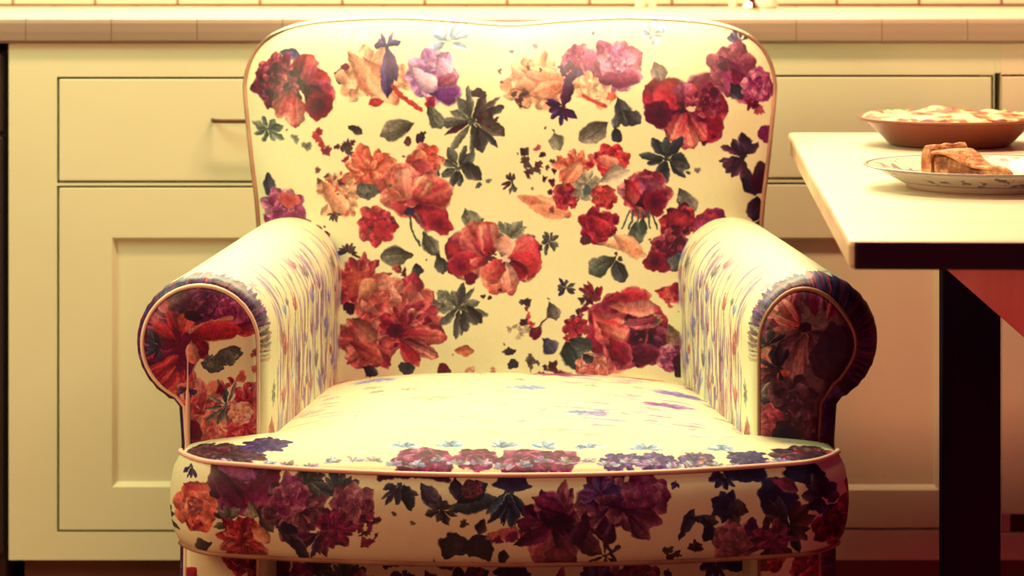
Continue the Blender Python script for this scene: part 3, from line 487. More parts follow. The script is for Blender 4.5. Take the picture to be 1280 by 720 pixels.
def paint_panel_r():
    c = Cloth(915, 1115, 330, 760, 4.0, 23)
    c.blob(1020, 430, 100, 110, 0, (120, 70, 66), (92, 50, 56), .75, .1); c.blob(1005, 540, 80, 110, 0, (130, 80, 72), (84, 50, 56), .7, .1)  # brown wash puts the right arm's shade into the print
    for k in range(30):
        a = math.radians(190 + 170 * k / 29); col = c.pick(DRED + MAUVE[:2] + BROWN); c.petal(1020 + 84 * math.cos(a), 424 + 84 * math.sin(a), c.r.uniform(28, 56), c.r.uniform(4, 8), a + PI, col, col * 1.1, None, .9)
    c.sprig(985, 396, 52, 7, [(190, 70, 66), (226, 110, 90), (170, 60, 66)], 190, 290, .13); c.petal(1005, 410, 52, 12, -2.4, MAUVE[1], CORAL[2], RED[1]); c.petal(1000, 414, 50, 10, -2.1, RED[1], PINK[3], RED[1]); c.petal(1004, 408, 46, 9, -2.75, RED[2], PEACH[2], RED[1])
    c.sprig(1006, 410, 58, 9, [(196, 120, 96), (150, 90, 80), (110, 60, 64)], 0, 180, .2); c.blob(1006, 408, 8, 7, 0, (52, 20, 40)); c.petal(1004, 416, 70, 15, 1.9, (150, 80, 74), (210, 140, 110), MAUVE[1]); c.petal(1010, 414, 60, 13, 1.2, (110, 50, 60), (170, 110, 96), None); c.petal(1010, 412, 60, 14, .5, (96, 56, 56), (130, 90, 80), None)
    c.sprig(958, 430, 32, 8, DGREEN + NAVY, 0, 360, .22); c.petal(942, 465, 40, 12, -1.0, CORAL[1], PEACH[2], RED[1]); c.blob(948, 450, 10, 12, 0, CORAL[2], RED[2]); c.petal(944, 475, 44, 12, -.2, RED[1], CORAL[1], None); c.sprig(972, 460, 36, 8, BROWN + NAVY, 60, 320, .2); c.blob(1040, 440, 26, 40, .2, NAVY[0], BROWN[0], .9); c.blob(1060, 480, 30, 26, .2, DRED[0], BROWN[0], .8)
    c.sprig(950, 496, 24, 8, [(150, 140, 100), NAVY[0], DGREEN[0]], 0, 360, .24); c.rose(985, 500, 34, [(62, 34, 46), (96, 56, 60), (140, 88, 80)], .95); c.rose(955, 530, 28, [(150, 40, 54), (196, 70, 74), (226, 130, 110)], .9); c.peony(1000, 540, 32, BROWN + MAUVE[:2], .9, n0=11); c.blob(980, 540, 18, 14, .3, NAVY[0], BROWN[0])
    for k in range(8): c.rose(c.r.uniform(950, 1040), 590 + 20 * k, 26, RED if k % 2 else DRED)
    return c

FAB_BACK_C = paint_back(); FAB_BORDER_C = paint_border(); FAB_SEAT_C = paint_seat(); FAB_ARM_C = paint_arm(31); FAB_PL_C = paint_panel_l(); FAB_PR_C = paint_panel_r()
M_BACK = FAB_BACK_C.finish('floral_chintz_backrest', 1.6); M_BORDER = FAB_BORDER_C.finish('floral_chintz_border', 1.6)
M_SEAT = FAB_SEAT_C.finish('floral_chintz_seat', 2.2, .6, .15); M_ARM = FAB_ARM_C.finish('floral_chintz_arm', 1.2)
M_PL = FAB_PL_C.finish('floral_chintz_arm_front', 1.0); M_PR = FAB_PR_C.finish('floral_chintz_arm_front_shaded', 1.0)
M_PIPE = noise_mat('piping_cloth', (.74, .58, .48), (.86, .76, .62), .5, (30, 30, 30), .2, 800)
M_PIPE_D = noise_mat('dark_piping_cloth', (.14, .06, .06), (.42, .24, .16), .5, (14, 14, 14), .2, 800)
M_PIPE_P = noise_mat('pink_piping_cloth', (.66, .40, .36), (.90, .78, .70), .45, (9, 9, 9), .2, 800)
M_FOOT = noise_mat('dark_turned_wood', (.03, .012, .01), (.06, .025, .015), .4, (6, 6, 60))

# ------------------------------------------------------------------ armchair
CX = -0.003
chair = tag(empty('armchair', (CX, 3.42, 0)), 'cream floral chintz armchair with rolled arms standing before the cream cabinets', 'armchair')

def back_Y(z): return 3.71 + .22 * (z - .45)
def backrest():
    half = [(0.0, .30), (.20, .30), (.325, .305), (.338, .42), (.346, .56), (.352, .66), (.365, .75), (.376, .82), (.3765, .845), (.369, .872), (.354, .893), (.330, .908), (.295, .9185), (.24, .9245), (.16, .927), (.08, .923), (0.0, .917)]
    full = half + [(-x, z) for x, z in half[-2:0:-1]]
    NO = 260; out = smooth_line(full, NO, closed=True); ctr = np.array([0, .62])
    rho = np.r_[0.02, np.linspace(.08, .8, 16), np.linspace(.83, 1.0, 16)]
    def pt(p, r):
        x, z = ctr + (p - ctr) * r
        top = np.clip((p[1] - .70) / .2, 0, 1); top = top * top * (3 - 2 * top)
        y = back_Y(z) + .035 * r ** 4 - .015 + top * .062 * r ** 7 + (1 - top) * .012 * r ** 14
        y += .010 * math.exp(-(x / .035) ** 2) * max(0, (z - .84) / .08) * (r > .3)      # dip between the two humps of the crest
        return (x + CX, y, z)
    G = np.array([[pt(p, r) for p in out] for r in rho])
    rim = G[-1]
    m = MB()
    def uv(G):
        Yn = back_Y(G[..., 2]); a = 640 + G[..., 0] * F / Yn; b = (HC - G[..., 2]) * F / Yn + HY
        return FAB_BACK_C.uv(a, b)
    m.grid(G, 0, uv(G), closed_v=True, flip=False)
    m.add(G[0], [tuple(range(NO))[::-1]], 0, uv(G[0]))
    # boxed side band and the outside back
    bands = []
    for k, (dy, sc) in enumerate(((0, 1), (.004, 1.004), (.02, 1.008), (.05, 1.01), (.075, 1.006), (.088, .995), (.093, .97), (.095, .5), (.095, .02))):
        R = rim.copy(); R[:, 1] += dy; R[:, 0] = CX + (rim[:, 0] - CX) * sc; R[:, 2] = .62 + (rim[:, 2] - .62) * sc
        bands.append(R)
    Bd = np.array(bands); U = uv(Bd); U[..., 0] = U[..., 0] + .05 * np.array([0, .1, .4, .9, 1.3, 1.5, 1.6, 1.6, 1.6])[:, None]
    m.grid(Bd, 0, U, closed_v=True, flip=False)
    o = m.build('backrest', [M_BACK], chair)
    p = MB(); sel = rim[rim[:, 2] > .46]
    # start of the run: the rim wraps from bottom centre, so the kept part is contiguous over the top
    p.tube(sel + np.array([0, -.001, 0]), np.where(sel[:, 2] > .90, np.clip(.0034 - (sel[:, 2] - .90) * .16, .0012, 1), .0034), 8)
    tag(p.build('piping', [M_PIPE_D], o), 'dark piping round the backrest')
    return o
backrest()

ARM_R = .0760; ARM_ZC = .581; ARM_Z0 = .165
def arm_section(n_in=26, n_roll=54, n_out=12):
    """rolled-arm outline (u outward, z) from the inner foot over the roll to the outer foot"""
    pts = [(-ARM_R, z) for z in np.linspace(ARM_Z0, ARM_ZC, n_in, endpoint=False)]
    for a in np.linspace(180, -64, n_roll): pts.append((ARM_R * math.cos(math.radians(a)), ARM_ZC + ARM_R * math.sin(math.radians(a))))
    x0, z0 = pts[-1]
    pts.append((x0 - .006, z0 - .006))
    for t in np.linspace(.1, 1, n_out): pts.append((x0 - .009 + .004 * t, z0 - .012 - (z0 - .012 - ARM_Z0) * t))
    return np.array(pts)
def arm(sgn, panel_cloth, panel_mat, word):
    sec = arm_section(); arc = np.r_[0, np.cumsum(np.linalg.norm(np.diff(sec, axis=0), axis=1))]
    Y0, Y1 = 3.118, 3.775; RF = .020
    cen = np.array([-.012, .50])
    T = np.gradient(sec, axis=0); N = np.stack([T[:, 1], -T[:, 0]], 1); N /= np.linalg.norm(N, axis=1)[:, None]
    k = np.clip((sec[:, 0] + ARM_R * .6) / (ARM_R * 1.5), 0, 1); k = k * k * (3 - 2 * k)
    # the right arm rolls further over on its outer side before it meets the facing
    INS = np.full(len(sec), .010) if sgn < 0 else .008 + .026 * k
    RD = np.full(len(sec), RF) if sgn < 0 else RF + .026 * k
    def ring(y, inset):
        s2 = sec + N * np.asarray(inset)[:, None]
        s2[:, 1] = np.maximum(s2[:, 1], ARM_Z0); y = np.broadcast_to(y, len(sec))
        cx = .3555 - (.3555 - .304) * (y - Y0) / (Y1 - Y0)
        return np.stack([CX + sgn * (cx + s2[:, 0]), y, s2[:, 1]], 1)
    Z = np.zeros(len(sec))
    rows, bs = [], []
    for t in np.linspace(0, 90, 9):
        c_ = math.cos(math.radians(t)); s_n = math.sin(math.radians(t))
        rows.append(ring(Y0 + RD * (1 - c_), INS * (1 - s_n)))
        bs.append(-(90 - t) / 90 * 30)
    for q in np.linspace(0, 1, 40)[1:]:
        rows.append(ring(Y0 + RD + (Y1 - .02 - Y0 - RD) * q, Z)); bs.append(q * (Y1 - .02 - Y0 - RF) * 1000)
    for t in (30, 60, 90): rows.append(ring(Y1 - .02 + .02 * math.sin(math.radians(t)), Z + .02 * (1 - math.cos(math.radians(t))))); bs.append(bs[-1] + 10)
    G = np.array(rows)
    # slight gathers where the cloth is drawn round the front of the roll
    for i in range(14):
        w = math.exp(-((i - 7) / 5) ** 2) * .0011
        G[i, 24:82, 1] += 0; ang = np.arange(24, 82); G[i, 24:82, 2] += w * np.sin(ang * 2.4)
    A = np.broadcast_to(arc * 1000, G.shape[:2]); B = np.broadcast_to(np.array(bs)[:, None], G.shape[:2])
    m = MB(); m.grid(G, 0, FAB_ARM_C.uv(A, B), flip=(sgn < 0)); 
    m.add(G[-1], [tuple(range(len(sec)))], 0, FAB_ARM_C.uv(A[-1], B[-1]))
    o = tag(m.build('arm', [M_ARM], chair), word)
    # facing panel, slightly pillowed
    fr = G[0]; c0 = fr[30:80].mean(0); p = MB(); rings = []
    cenx = CX + sgn * (.3555 - (.028 if sgn < 0 else .034))
    for r, d in ((1.0, 0), (.985, -.003), (.95, -.006), (.85, -.009), (.6, -.011), (.3, -.0115), (0, -.0115)):
        R = fr.copy(); 
        zc = np.clip(R[:, 2], ARM_Z0, .565)
        R[:, 0] = cenx + (R[:, 0] - cenx) * r; R[:, 2] = zc + (R[:, 2] - zc) * r; R[:, 1] += d
        rings.append(R)
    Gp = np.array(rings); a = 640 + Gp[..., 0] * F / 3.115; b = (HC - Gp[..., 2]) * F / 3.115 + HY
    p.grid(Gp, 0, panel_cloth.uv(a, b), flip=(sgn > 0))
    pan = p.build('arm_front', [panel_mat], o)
    q = MB(); q.tube(fr + np.array([0, -.002, 0]), .0028, 8)
    tag(q.build('piping', [M_PIPE if sgn < 0 else M_PIPE_D], o), 'piping round the front of the arm')  # right arm's piping in a darker cloth, its shade put into the colour
    # upright seam that closes the panel below the roll
    s_ = MB(); sx = CX + sgn * (.3555 + .013); zz = np.linspace(.603, .44, 14)
    s_.tube(np.stack([np.full(14, sx), np.full(14, Y0 - .0085), zz], 1), np.r_[.001, .002, np.full(12, .003)], 8)
    if sgn < 0: s_.build('seam', [M_PIPE_P], o)
    return o
arm(-1, FAB_PL_C, M_PL, 'brightly lit rolled arm beside the drawer cabinet')
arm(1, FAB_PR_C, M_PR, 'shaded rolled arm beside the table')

def seat():
    ns, nt = 121, 90
    yf, yr = 3.022, 3.73
    def w(y):
        k = np.clip((y - 3.105) / .03, 0, 1); k = k * k * (3 - 2 * k)
        return .370 * (1 - k) + (.284 - .075 * max(0, (y - 3.135)) ) * k
    S_ = np.sin(np.linspace(-1, 1, ns) * PI / 2) * .35 + np.linspace(-1, 1, ns) * .65
    T_ = np.r_[np.linspace(0, .06, 16), np.linspace(.065, .2, 26), np.linspace(.21, .94, 36), np.linspace(.95, 1, 12)]
    G = np.zeros((nt, ns, 3))
    for i, t in enumerate(T_):
        y = yf + (yr - yf) * t
        for j, s in enumerate(S_):
            x = s * w(y); fade = max(0, 1 - t / .16)
            yy = y - .026 * (1 - s * s) * fade + .042 * max(0, (abs(s) - .86) / .14) ** 2.4 * fade
            zp = .466 - .013 * (1 - s * s) * max(0, 1 - t * 3) - .034 * t
            f = (1 - abs(s) ** 5) ** .5 * (1 - .25 * s * s); g = min(1, (t / .13)) ** .55 * (1 - max(0, (t - .72) / .28) ** 2 * .75)
            z = zp + .028 * f * g + .004 * math.sin(7 * x + 2) * f * g
            G[i, j] = (CX + x, yy, z)
    m = MB(); Ya = G[..., 1]
    m.grid(G, 1, FAB_SEAT_C.uv((G[..., 0]) * 1000, -(Ya - 2.995) * 1000))
    # perimeter, anticlockwise from the rear left round the front to the rear right
    per = np.concatenate([G[::-1, 0], G[0, 1:], G[1:, -1], G[-1, ::-1][1:-1]])
    out = np.roll(per, -1, 0) - np.roll(per, 1, 0); nrm = np.stack([out[:, 1], -out[:, 0], np.zeros(len(per))], 1); nrm /= np.linalg.norm(nrm, axis=1)[:, None] + 1e-9
    fr = (per[:, 1] < 3.13)[:, None]
    rows = []
    for k, (dz, bu) in enumerate(((0, 0), (.003, .003), (.015, .009), (.035, .013), (.055, .014), (.075, .012), (.09, .008), (.1, .002), (.106, -.006), (.108, -.02))):
        R = per + nrm * bu * np.where(fr, 1, .2); R[:, 2] = per[:, 2] - dz
        # the lower edge sags a touch more in the middle
        R[:, 2] += .004 * (1 - (np.clip((per[:, 0] - CX) / .37, -1, 1)) ** 2) * dz / .1
        rows.append(R)
    Bg = np.array(rows); yy = np.maximum(Bg[..., 1] - 3.06, 0) * np.sign(Bg[..., 0] - CX)
    a = 640 + (Bg[..., 0] + yy) * F / 3.01; b = (HC - Bg[..., 2]) * F / 3.01 + HY
    m.grid(Bg, 0, FAB_BORDER_C.uv(a, np.clip(b, 545, 738)), closed_v=True, flip=True)
    m.add(Bg[-1], [tuple(range(len(per)))], 0, FAB_BORDER_C.uv(a[-1], np.clip(b[-1], 545, 738)))
    o = m.build('seat_cushion', [M_BORDER, M_SEAT], chair)
    n0 = nt - 1; k0, k1 = n0 - 5, n0 + ns + 5
    q = MB(); q.tube(per[k0:k1] + nrm[k0:k1] * .002 + np.array([0, 0, .001]), .0028, 8)
    tag(q.build('piping', [M_PIPE_P], o), 'pale pink piping along the upper cushion edge')
    lo = Bg[7]; q = MB(); q.tube(lo[k0:k1] + np.array([0, 0, -.002]), .0026, 8)
    tag(q.build('piping', [M_PIPE_D], o), 'dark piping along the lower cushion edge')
    return o
seat()

def base():
    m = MB(); x0, x1, y0, y1, z0, z1 = CX - .300, CX + .300, 3.19, 3.93, .13, .352
    r = .03; pts = []
    for cx_, cy_, a0 in ((x0 + r, y0 + r, 180), (x1 - r, y0 + r, 270), (x1 - r, y1 - r, 0), (x0 + r, y1 - r, 90)):
        for a in np.linspace(a0, a0 + 90, 8): pts.append((cx_ + r * math.cos(math.radians(a)), cy_ + r * math.sin(math.radians(a))))
        nx = {180: (1, 0), 270: (0, 1), 0: (-1, 0), 90: (0, -1)}[a0]
        lx, ly = pts[-1]; L = (x1 - x0 - 2 * r) if nx[0] else (y1 - y0 - 2 * r)
        for t in np.linspace(.03, .97, 24): pts.append((lx + nx[0] * L * t, ly + nx[1] * L * t))
    pts = np.array(pts); c = pts.mean(0); rows = []
    for z, s in ((z1, .9), (z1, .985), (z1 - .012, 1.0), (z1 - .1, 1.004), (z0 + .02, 1.0), (z0, .985), (z0, .9)):
        rows.append(np.c_[c + (pts - c) * s, np.full(len(pts), z)])
    G = np.array(rows); a = 640 + G[..., 0] * F / 3.06; b = 560 + (z1 - G[..., 2]) * 800
    m.grid(G, 0, FAB_BORDER_C.uv(a, b), closed_v=True, flip=True)
    m.add(G[0], [tuple(range(len(pts)))], 0, FAB_BORDER_C.uv(a[0], b[0])); m.add(G[-1], [tuple(range(len(pts)))[::-1]], 0, FAB_BORDER_C.uv(a[-1], b[-1]))
    m.build('base', [M_BORDER], chair)
    for sx in (-.25, .25):
        for y in (3.25, 3.86):
            l = MB(); l.lathe([(.001, 0), (.016, 0), (.018, .006), (.022, .02), (.027, .06), (.024, .085), (.03, .1), (.034, .12), (.034, .135), (.001, .135)], CX + sx, y, 20)
            l.build('leg', [M_FOOT], chair)
base()

# ------------------------------------------------------------------ kitchen cabinets behind
YC = 4.13
M_PAINT = noise_mat('cream_cabinet_paint', (.73, .765, .575), (.79, .83, .635), .45, (3, 3, 3), .12, 60, .4)
M_PAINT_R = noise_mat('cream_cabinet_paint_plain', (.78, .74, .58), (.83, .79, .62), .45, (3, 3, 3), .12, 60, .4)
M_DARK = noise_mat('dark_gap_shade', (.06, .016, .010), (.09, .025, .014), .9)  # sheet behind the fronts, shade of the door gaps put into its colour
M_KICK = noise_mat('toe_kick_paint', (.16, .07, .05), (.22, .10, .07), .6, (3, 3, 3))
M_BRASS = noise_mat('aged_bronze', (.10, .035, .02), (.16, .06, .03), .45, (20, 20, 20), metallic=.2)
def cx(px): return PX(px, YC)
def cz(py): return PZ(py, YC)
ZB = cz(700)
def frame_boxes(m, x0, x1, z0, z1, openings, y0, y1):
    """face frame: a slab with rectangular openings, laid as strips"""
    xs = sorted({x0, x1, *[o[0] for o in openings], *[o[1] for o in openings]}); zs = sorted({z0, z1, *[o[2] for o in openings], *[o[3] for o in openings]})
    def hole(x, z): return any(o[0] < x < o[1] and o[2] < z < o[3] for o in openings)
    nx, nz = len(xs), len(zs)
    def cell(i, j): return 0 <= i < nx - 1 and 0 <= j < nz - 1 and not hole((xs[i] + xs[i + 1]) / 2, (zs[j] + zs[j + 1]) / 2)
    for i in range(nx - 1):
        for j in range(nz - 1):
            if not cell(i, j): continue
            a, b, c, d = xs[i], xs[i + 1], zs[j], zs[j + 1]
            m.add([(a, y0, c), (b, y0, c), (b, y0, d), (a, y0, d)], [(0, 1, 2, 3)]); m.add([(a, y1, c), (b, y1, c), (b, y1, d), (a, y1, d)], [(3, 2, 1, 0)])
            for (di, dj, q) in ((-1, 0, ((a, c), (a, d))), (1, 0, ((b, d), (b, c))), (0, -1, ((b, c), (a, c))), (0, 1, ((a, d), (b, d)))):
                if not cell(i + di, j + dj):
                    (u0, w0), (u1, w1) = q; m.add([(u0, y0, w0), (u1, y0, w1), (u1, y1, w1), (u0, y1, w0)], [(0, 1, 2, 3)])
def shaker(m, x0, x1, z0, z1, px0, px1, pz0, pz1, yf, th=.020, rec=.009, bev=.007):
    """door leaf with a sunk panel and sloping sticking round it"""
    E = .0012
    def loop(a, b, c, d, y): return [(a, y, c), (b, y, c), (b, y, d), (a, y, d)]
    L = [loop(x0, x1, z0, z1, yf + th), loop(x0, x1, z0, z1, yf + E), loop(x0 + E, x1 - E, z0 + E, z1 - E, yf), loop(px0, px1, pz0, pz1, yf), loop(px0 + bev, px1 - bev, pz0 + bev, pz1 - bev, yf + rec)]
    V = [p for l in L for p in l]; Fs = [(3, 2, 1, 0)]
    for k in range(4):
        for i in range(4): Fs.append((k * 4 + i, k * 4 + (i + 1) % 4, (k + 1) * 4 + (i + 1) % 4, (k + 1) * 4 + i))
    Fs.append((16, 17, 18, 19)); m.add(V, Fs)

xl, xr = cx(11), cx(1243); zt = .8815
g = .0034
op = [(cx(71), cx(652), cz(229), cz(96)), (cx(656), cx(1242.4), cz(225), cz(93.5)), (cx(71), cx(652), cz(665.5), cz(232)), (cx(656), cx(1242.4), cz(663), cz(228))]
cab = tag(empty('kitchen_cabinet', ((xl + xr) / 2, 4.4, 0)), 'wide cream painted kitchen base cabinet behind the floral armchair', 'cabinet')
m = MB(); frame_boxes(m, xl, xr, ZB, zt, op, YC, YC + .022); m.box(xr + .0002, cx(1251), YC, YC + .022, cz(91), zt); m.box(xr + .0002, cx(1251), YC, YC + .022, ZB, cz(668)); m.build('face_frame', [M_PAINT], cab, smooth=False)
m = MB(); m.box(xl, xl + .018, YC + .0225, 4.69, ZB, zt); m.box(xr - .018, xr, YC + .0225, 4.69, ZB, zt); m.box(xl + .018, xr - .018, YC + .03, 4.69, ZB, ZB + .018); m.box(xl + .018, xr - .018, 4.672, 4.69, ZB + .018, zt)
m.build('carcass', [M_PAINT], cab, smooth=False)
m = MB(); m.box(xl + .018, xr - .018, YC + .0235, YC + .028, ZB + .02, zt - .004); m.build('gap_shade_panel', [M_DARK], cab, smooth=False)
m = MB(); m.box(xl + .012, xr, YC + .07, YC + .09, 0, ZB - .0005); m.box(xl + .012, xl + .03, YC + .09, 4.6, 0, ZB - .0005); m.build('toe_kick', [M_KICK], cab, smooth=False)
def slab(m, o_, yf=YC + .0005, th=.02): m.box(o_[0] + g, o_[1] - g, yf, yf + th, o_[2] + g, o_[3] - g, .0018)
m = MB(); slab(m, op[0]); dr = m.build('drawer', [M_PAINT], cab, smooth=False)
hx0, hx1, hz = cx(266), cx(446), cz(150); m = MB()
pts = [(hx0, YC - .001, hz), (hx0 + .004, YC - .018, hz), (hx0 + .02, YC - .026, hz)] + [(x, YC - .027, hz) for x in np.linspace(hx0 + .04, hx1 - .04, 8)] + [(hx1 - .02, YC - .026, hz), (hx1 - .004, YC - .018, hz), (hx1, YC - .001, hz)]
m.tube(smooth_line(pts, 40), .0032, 10); m.build('handle', [M_BRASS], dr)
m = MB(); slab(m, op[1]); tag(m.build('false_front', [M_PAINT], cab, smooth=False), 'plain fixed front without a handle')
m = MB(); o_ = op[2]; shaker(m, o_[0] + g, o_[1] - g, o_[2] + g, o_[3] - g, cx(140), cx(583), cz(609), cz(297), YC + .0005); m.build('door', [M_PAINT], cab, smooth=False)
m = MB(); o_ = op[3]; shaker(m, o_[0] + g, o_[1] - g, o_[2] + g, o_[3] - g, cx(725), cx(1174), cz(613), cz(297), YC + .0005); m.build('door', [M_PAINT], cab, smooth=False)

# the next unit to the right, in view at the frame's edge
x2, x3 = cx(1251.2), xr + .56
cab2 = tag(empty('kitchen_cabinet', ((x2 + x3) / 2, 4.4, 0)), 'narrow cream base cabinet behind the table leg, at the right edge of view', 'cabinet')
op2 = [(x2 + .0005, x3 - .04, cz(668), cz(93))]
m = MB(); frame_boxes(m, x2, x3, ZB, zt, op2, YC, YC + .022); m.build('face_frame', [M_PAINT_R], cab2, smooth=False)
m = MB(); m.box(x2, x2 + .018, YC + .0225, 4.69, ZB, zt); m.box(x3 - .018, x3, YC + .0225, 4.69, ZB, zt); m.box(x2 + .018, x3 - .018, YC + .03, 4.69, ZB, ZB + .018); m.build('carcass', [M_PAINT_R], cab2, smooth=False)
m = MB(); m.box(x2 + .018, x3 - .018, YC + .0235, YC + .028, ZB + .02, zt - .004); m.build('gap_shade_panel', [M_DARK], cab2, smooth=False)
m = MB(); m.box(x2, x3, YC + .07, YC + .09, 0, ZB - .0005); m.build('toe_kick', [M_KICK], cab2, smooth=False)
m = MB(); o_ = op2[0]; shaker(m, cx(1252.3), o_[1] - g, cz(643), o_[3] - g, cx(1252.3) + .085, o_[1] - .09, cz(590), cz(150), YC + .0005); m.build('door', [M_PAINT_R], cab2, smooth=False)

# dark appliance made up to fill the shadowed gap left of the cabinet, only its edge is in view
app = tag(empty('filler_appliance', (xl - .32, 4.4, 0)), 'made-up dark appliance front filling the gap beside the cream cabinet', 'appliance')
M_APP = noise_mat('dark_enamel', (.02, .006, .012), (.03, .010, .016), .45)
m = MB(); m.box(xl - .61, xl - .008, YC + .03, 4.68, .05, .868, .004); m.build('body', [M_APP], app, smooth=False)
m = MB(); m.box(xl - .608, xl - .010, YC + .006, YC + .029, .10, .74, .004); m.build('door', [M_APP], app, smooth=False)
m = MB(); m.box(xl - .608, xl - .010, YC + .006, YC + .029, .745, .866, .004); m.build('control_panel', [M_APP], app, smooth=False)
for dx in (-.57, -.05):
    m = MB(); m.lathe([(.001, 0), (.018, 0), (.02, .01), (.012, .02), (.012, .0505), (.001, .0505)], xl + dx, 4.3, 16); m.build('foot', [M_APP], app)

# worktop
def worktop():
    m_, nt, b = new_mat('pale_worktop')
    tc = nt.nodes.new('ShaderNodeTexCoord'); br = nt.nodes.new('ShaderNodeTexNoise'); br.inputs['Scale'].default_value = 5; br.inputs['Detail'].default_value = 5
    cr = nt.nodes.new('ShaderNodeValToRGB'); cr.color_ramp.elements[0].color = (.60, .48, .36, 1); cr.color_ramp.elements[1].color = (.74, .64, .50, 1)
    mp = nt.nodes.new('ShaderNodeMapping'); mp.inputs['Scale'].default_value = (1, 4, 10)
    nt.links.new(tc.outputs['Object'], mp.inputs['Vector']); nt.links.new(mp.outputs['Vector'], br.inputs['Vector']); nt.links.new(br.outputs['Fac'], cr.inputs['Fac']); nt.links.new(cr.outputs['Color'], b.inputs['Base Color'])
    b.inputs['Roughness'].default_value = .35
    seams = [PX(137, 4.1) + .13 * k for k in range(-6, 22)]
    xa, xb = xl - .66, x3 + .02
    # front edging in lengths, with a small round nosing and fine joints
    prof = [(4.122, .8825), (4.118, .887), (4.117, .9), (4.1173, .913), (4.120, .9185), (4.126, .9205), (4.136, .9205), (4.139, .9205)]
    m = MB(); m.prism([(4.139, .8825), (4.695, .8825), (4.695, .9205), (4.139, .9205)], 'x', xa, xb)
    top = m.build('worktop', [m_], None, smooth=False)
    e = MB(); xs = [xa] + [s for s in seams if xa + .02 < s < xb - .02] + [xb]
    for a_, b_ in zip(xs[:-1], xs[1:]):
        e.prism([(4.1388, .8825)] + prof[:-1] + [(4.1388, .9205)], 'x', a_ + .0004, b_ - .0004)
    tag(top, 'pale worktop running along the tiled wall above the cream cabinets', 'worktop'); e.build('edging', [noise_mat('brown_edging', (.30, .23, .20), (.38, .30, .25), .5, (2, 6, 14))], top, smooth=False)  # edging colour browner and darker than the top
    return top
worktop()

# tap and things at the sink edge
M_CHROME = noise_mat('chrome', (.75, .72, .66), (.85, .82, .76), .18, (6, 6, 6), metallic=1.0)
M_CHINA = noise_mat('glazed_china', (.82, .80, .72), (.88, .86, .78), .2, (5, 5, 5), coat=.4)
def put_on_top(name, px, Y, prof, mat, label, cat, extra=None):
    x = PX(px, Y); root = empty(name, (x, Y, .921)); m = MB(); m.lathe([(r, z + .921) for r, z in prof], x, Y, 28)
    body = m.build('body', [mat], root); tag(root, label, cat)
    if extra: extra(root, x, Y)
    return root
def pump(root, x, Y):
    m = MB(); m.tube([(x, Y, 1.065), (x, Y, 1.10), (x, Y - .005, 1.112), (x, Y - .04, 1.115)], .004, 8); m.build('pump', [M_CHROME], root)
bt = [(.001, 0), (.0085, 0), (.0098, .004), (.0098, .11), (.007, .125), (.005, .13), (.005, .145), (.001, .146)]
put_on_top('bottle', 801, 4.60, [(r * .95, z) for r, z in bt], M_CHINA, 'wider white bottle on the worktop, just left of a thinner one behind the chair back', 'bottle')
put_on_top('bottle', 815, 4.60, [(r * .72, z) for r, z in bt], M_CHINA, 'thinnest white bottle on the worktop, touching distance from a wider white one', 'bottle', None)
def spout(root, x, Y):
    pts = [(x, Y, 1.02), (x, Y, 1.10), (x, Y - .03, 1.16), (x, Y - .09, 1.18), (x, Y - .14, 1.16), (x, Y - .155, 1.12)]
    m = MB(); m.tube(smooth_line(pts, 40), .008, 14); m.build('spout', [M_CHROME], root)
    m = MB(); m.tube([(x, Y - .014, 1.0), (x - .004, Y - .03, 1.006), (x - .012, Y - .06, 1.012)], .0045, 10); m.build('lever', [M_CHROME], root)
put_on_top('kitchen_tap', 938, 4.50, [(.001, 0), (.016, 0), (.017, .004), (.014, .008), (.009, .014), (.009, .06), (.0115, .075), (.0115, .1), (.008, .105), (.001, .105)], M_CHROME, 'chrome kitchen tap standing on the worktop behind the armchair', 'tap', spout)
put_on_top('bottle', 916, 4.60, [(r * .7, z) for r, z in bt], M_CHINA, 'small white bottle on the worktop close to the chrome tap', 'bottle')
def jug_handle(root, x, Y):
    m = MB(); m.tube(smooth_line([(x + .016, Y, .945), (x + .036, Y, .955), (x + .038, Y, .99), (x + .013, Y, 1.005)], 24), .0035, 8); m.build('handle', [M_CHINA], root)
put_on_top('jug', 958, 4.60, [(.001, 0), (.017, 0), (.0195, .004), (.0185, .012), (.013, .05), (.011, .075), (.0125, .09), (.0145, .1), (.0125, .1), (.0105, .088), (.009, .072), (.001, .012)], M_CHINA, 'white china jug with a flared foot beside the chrome tap', 'jug', jug_handle)

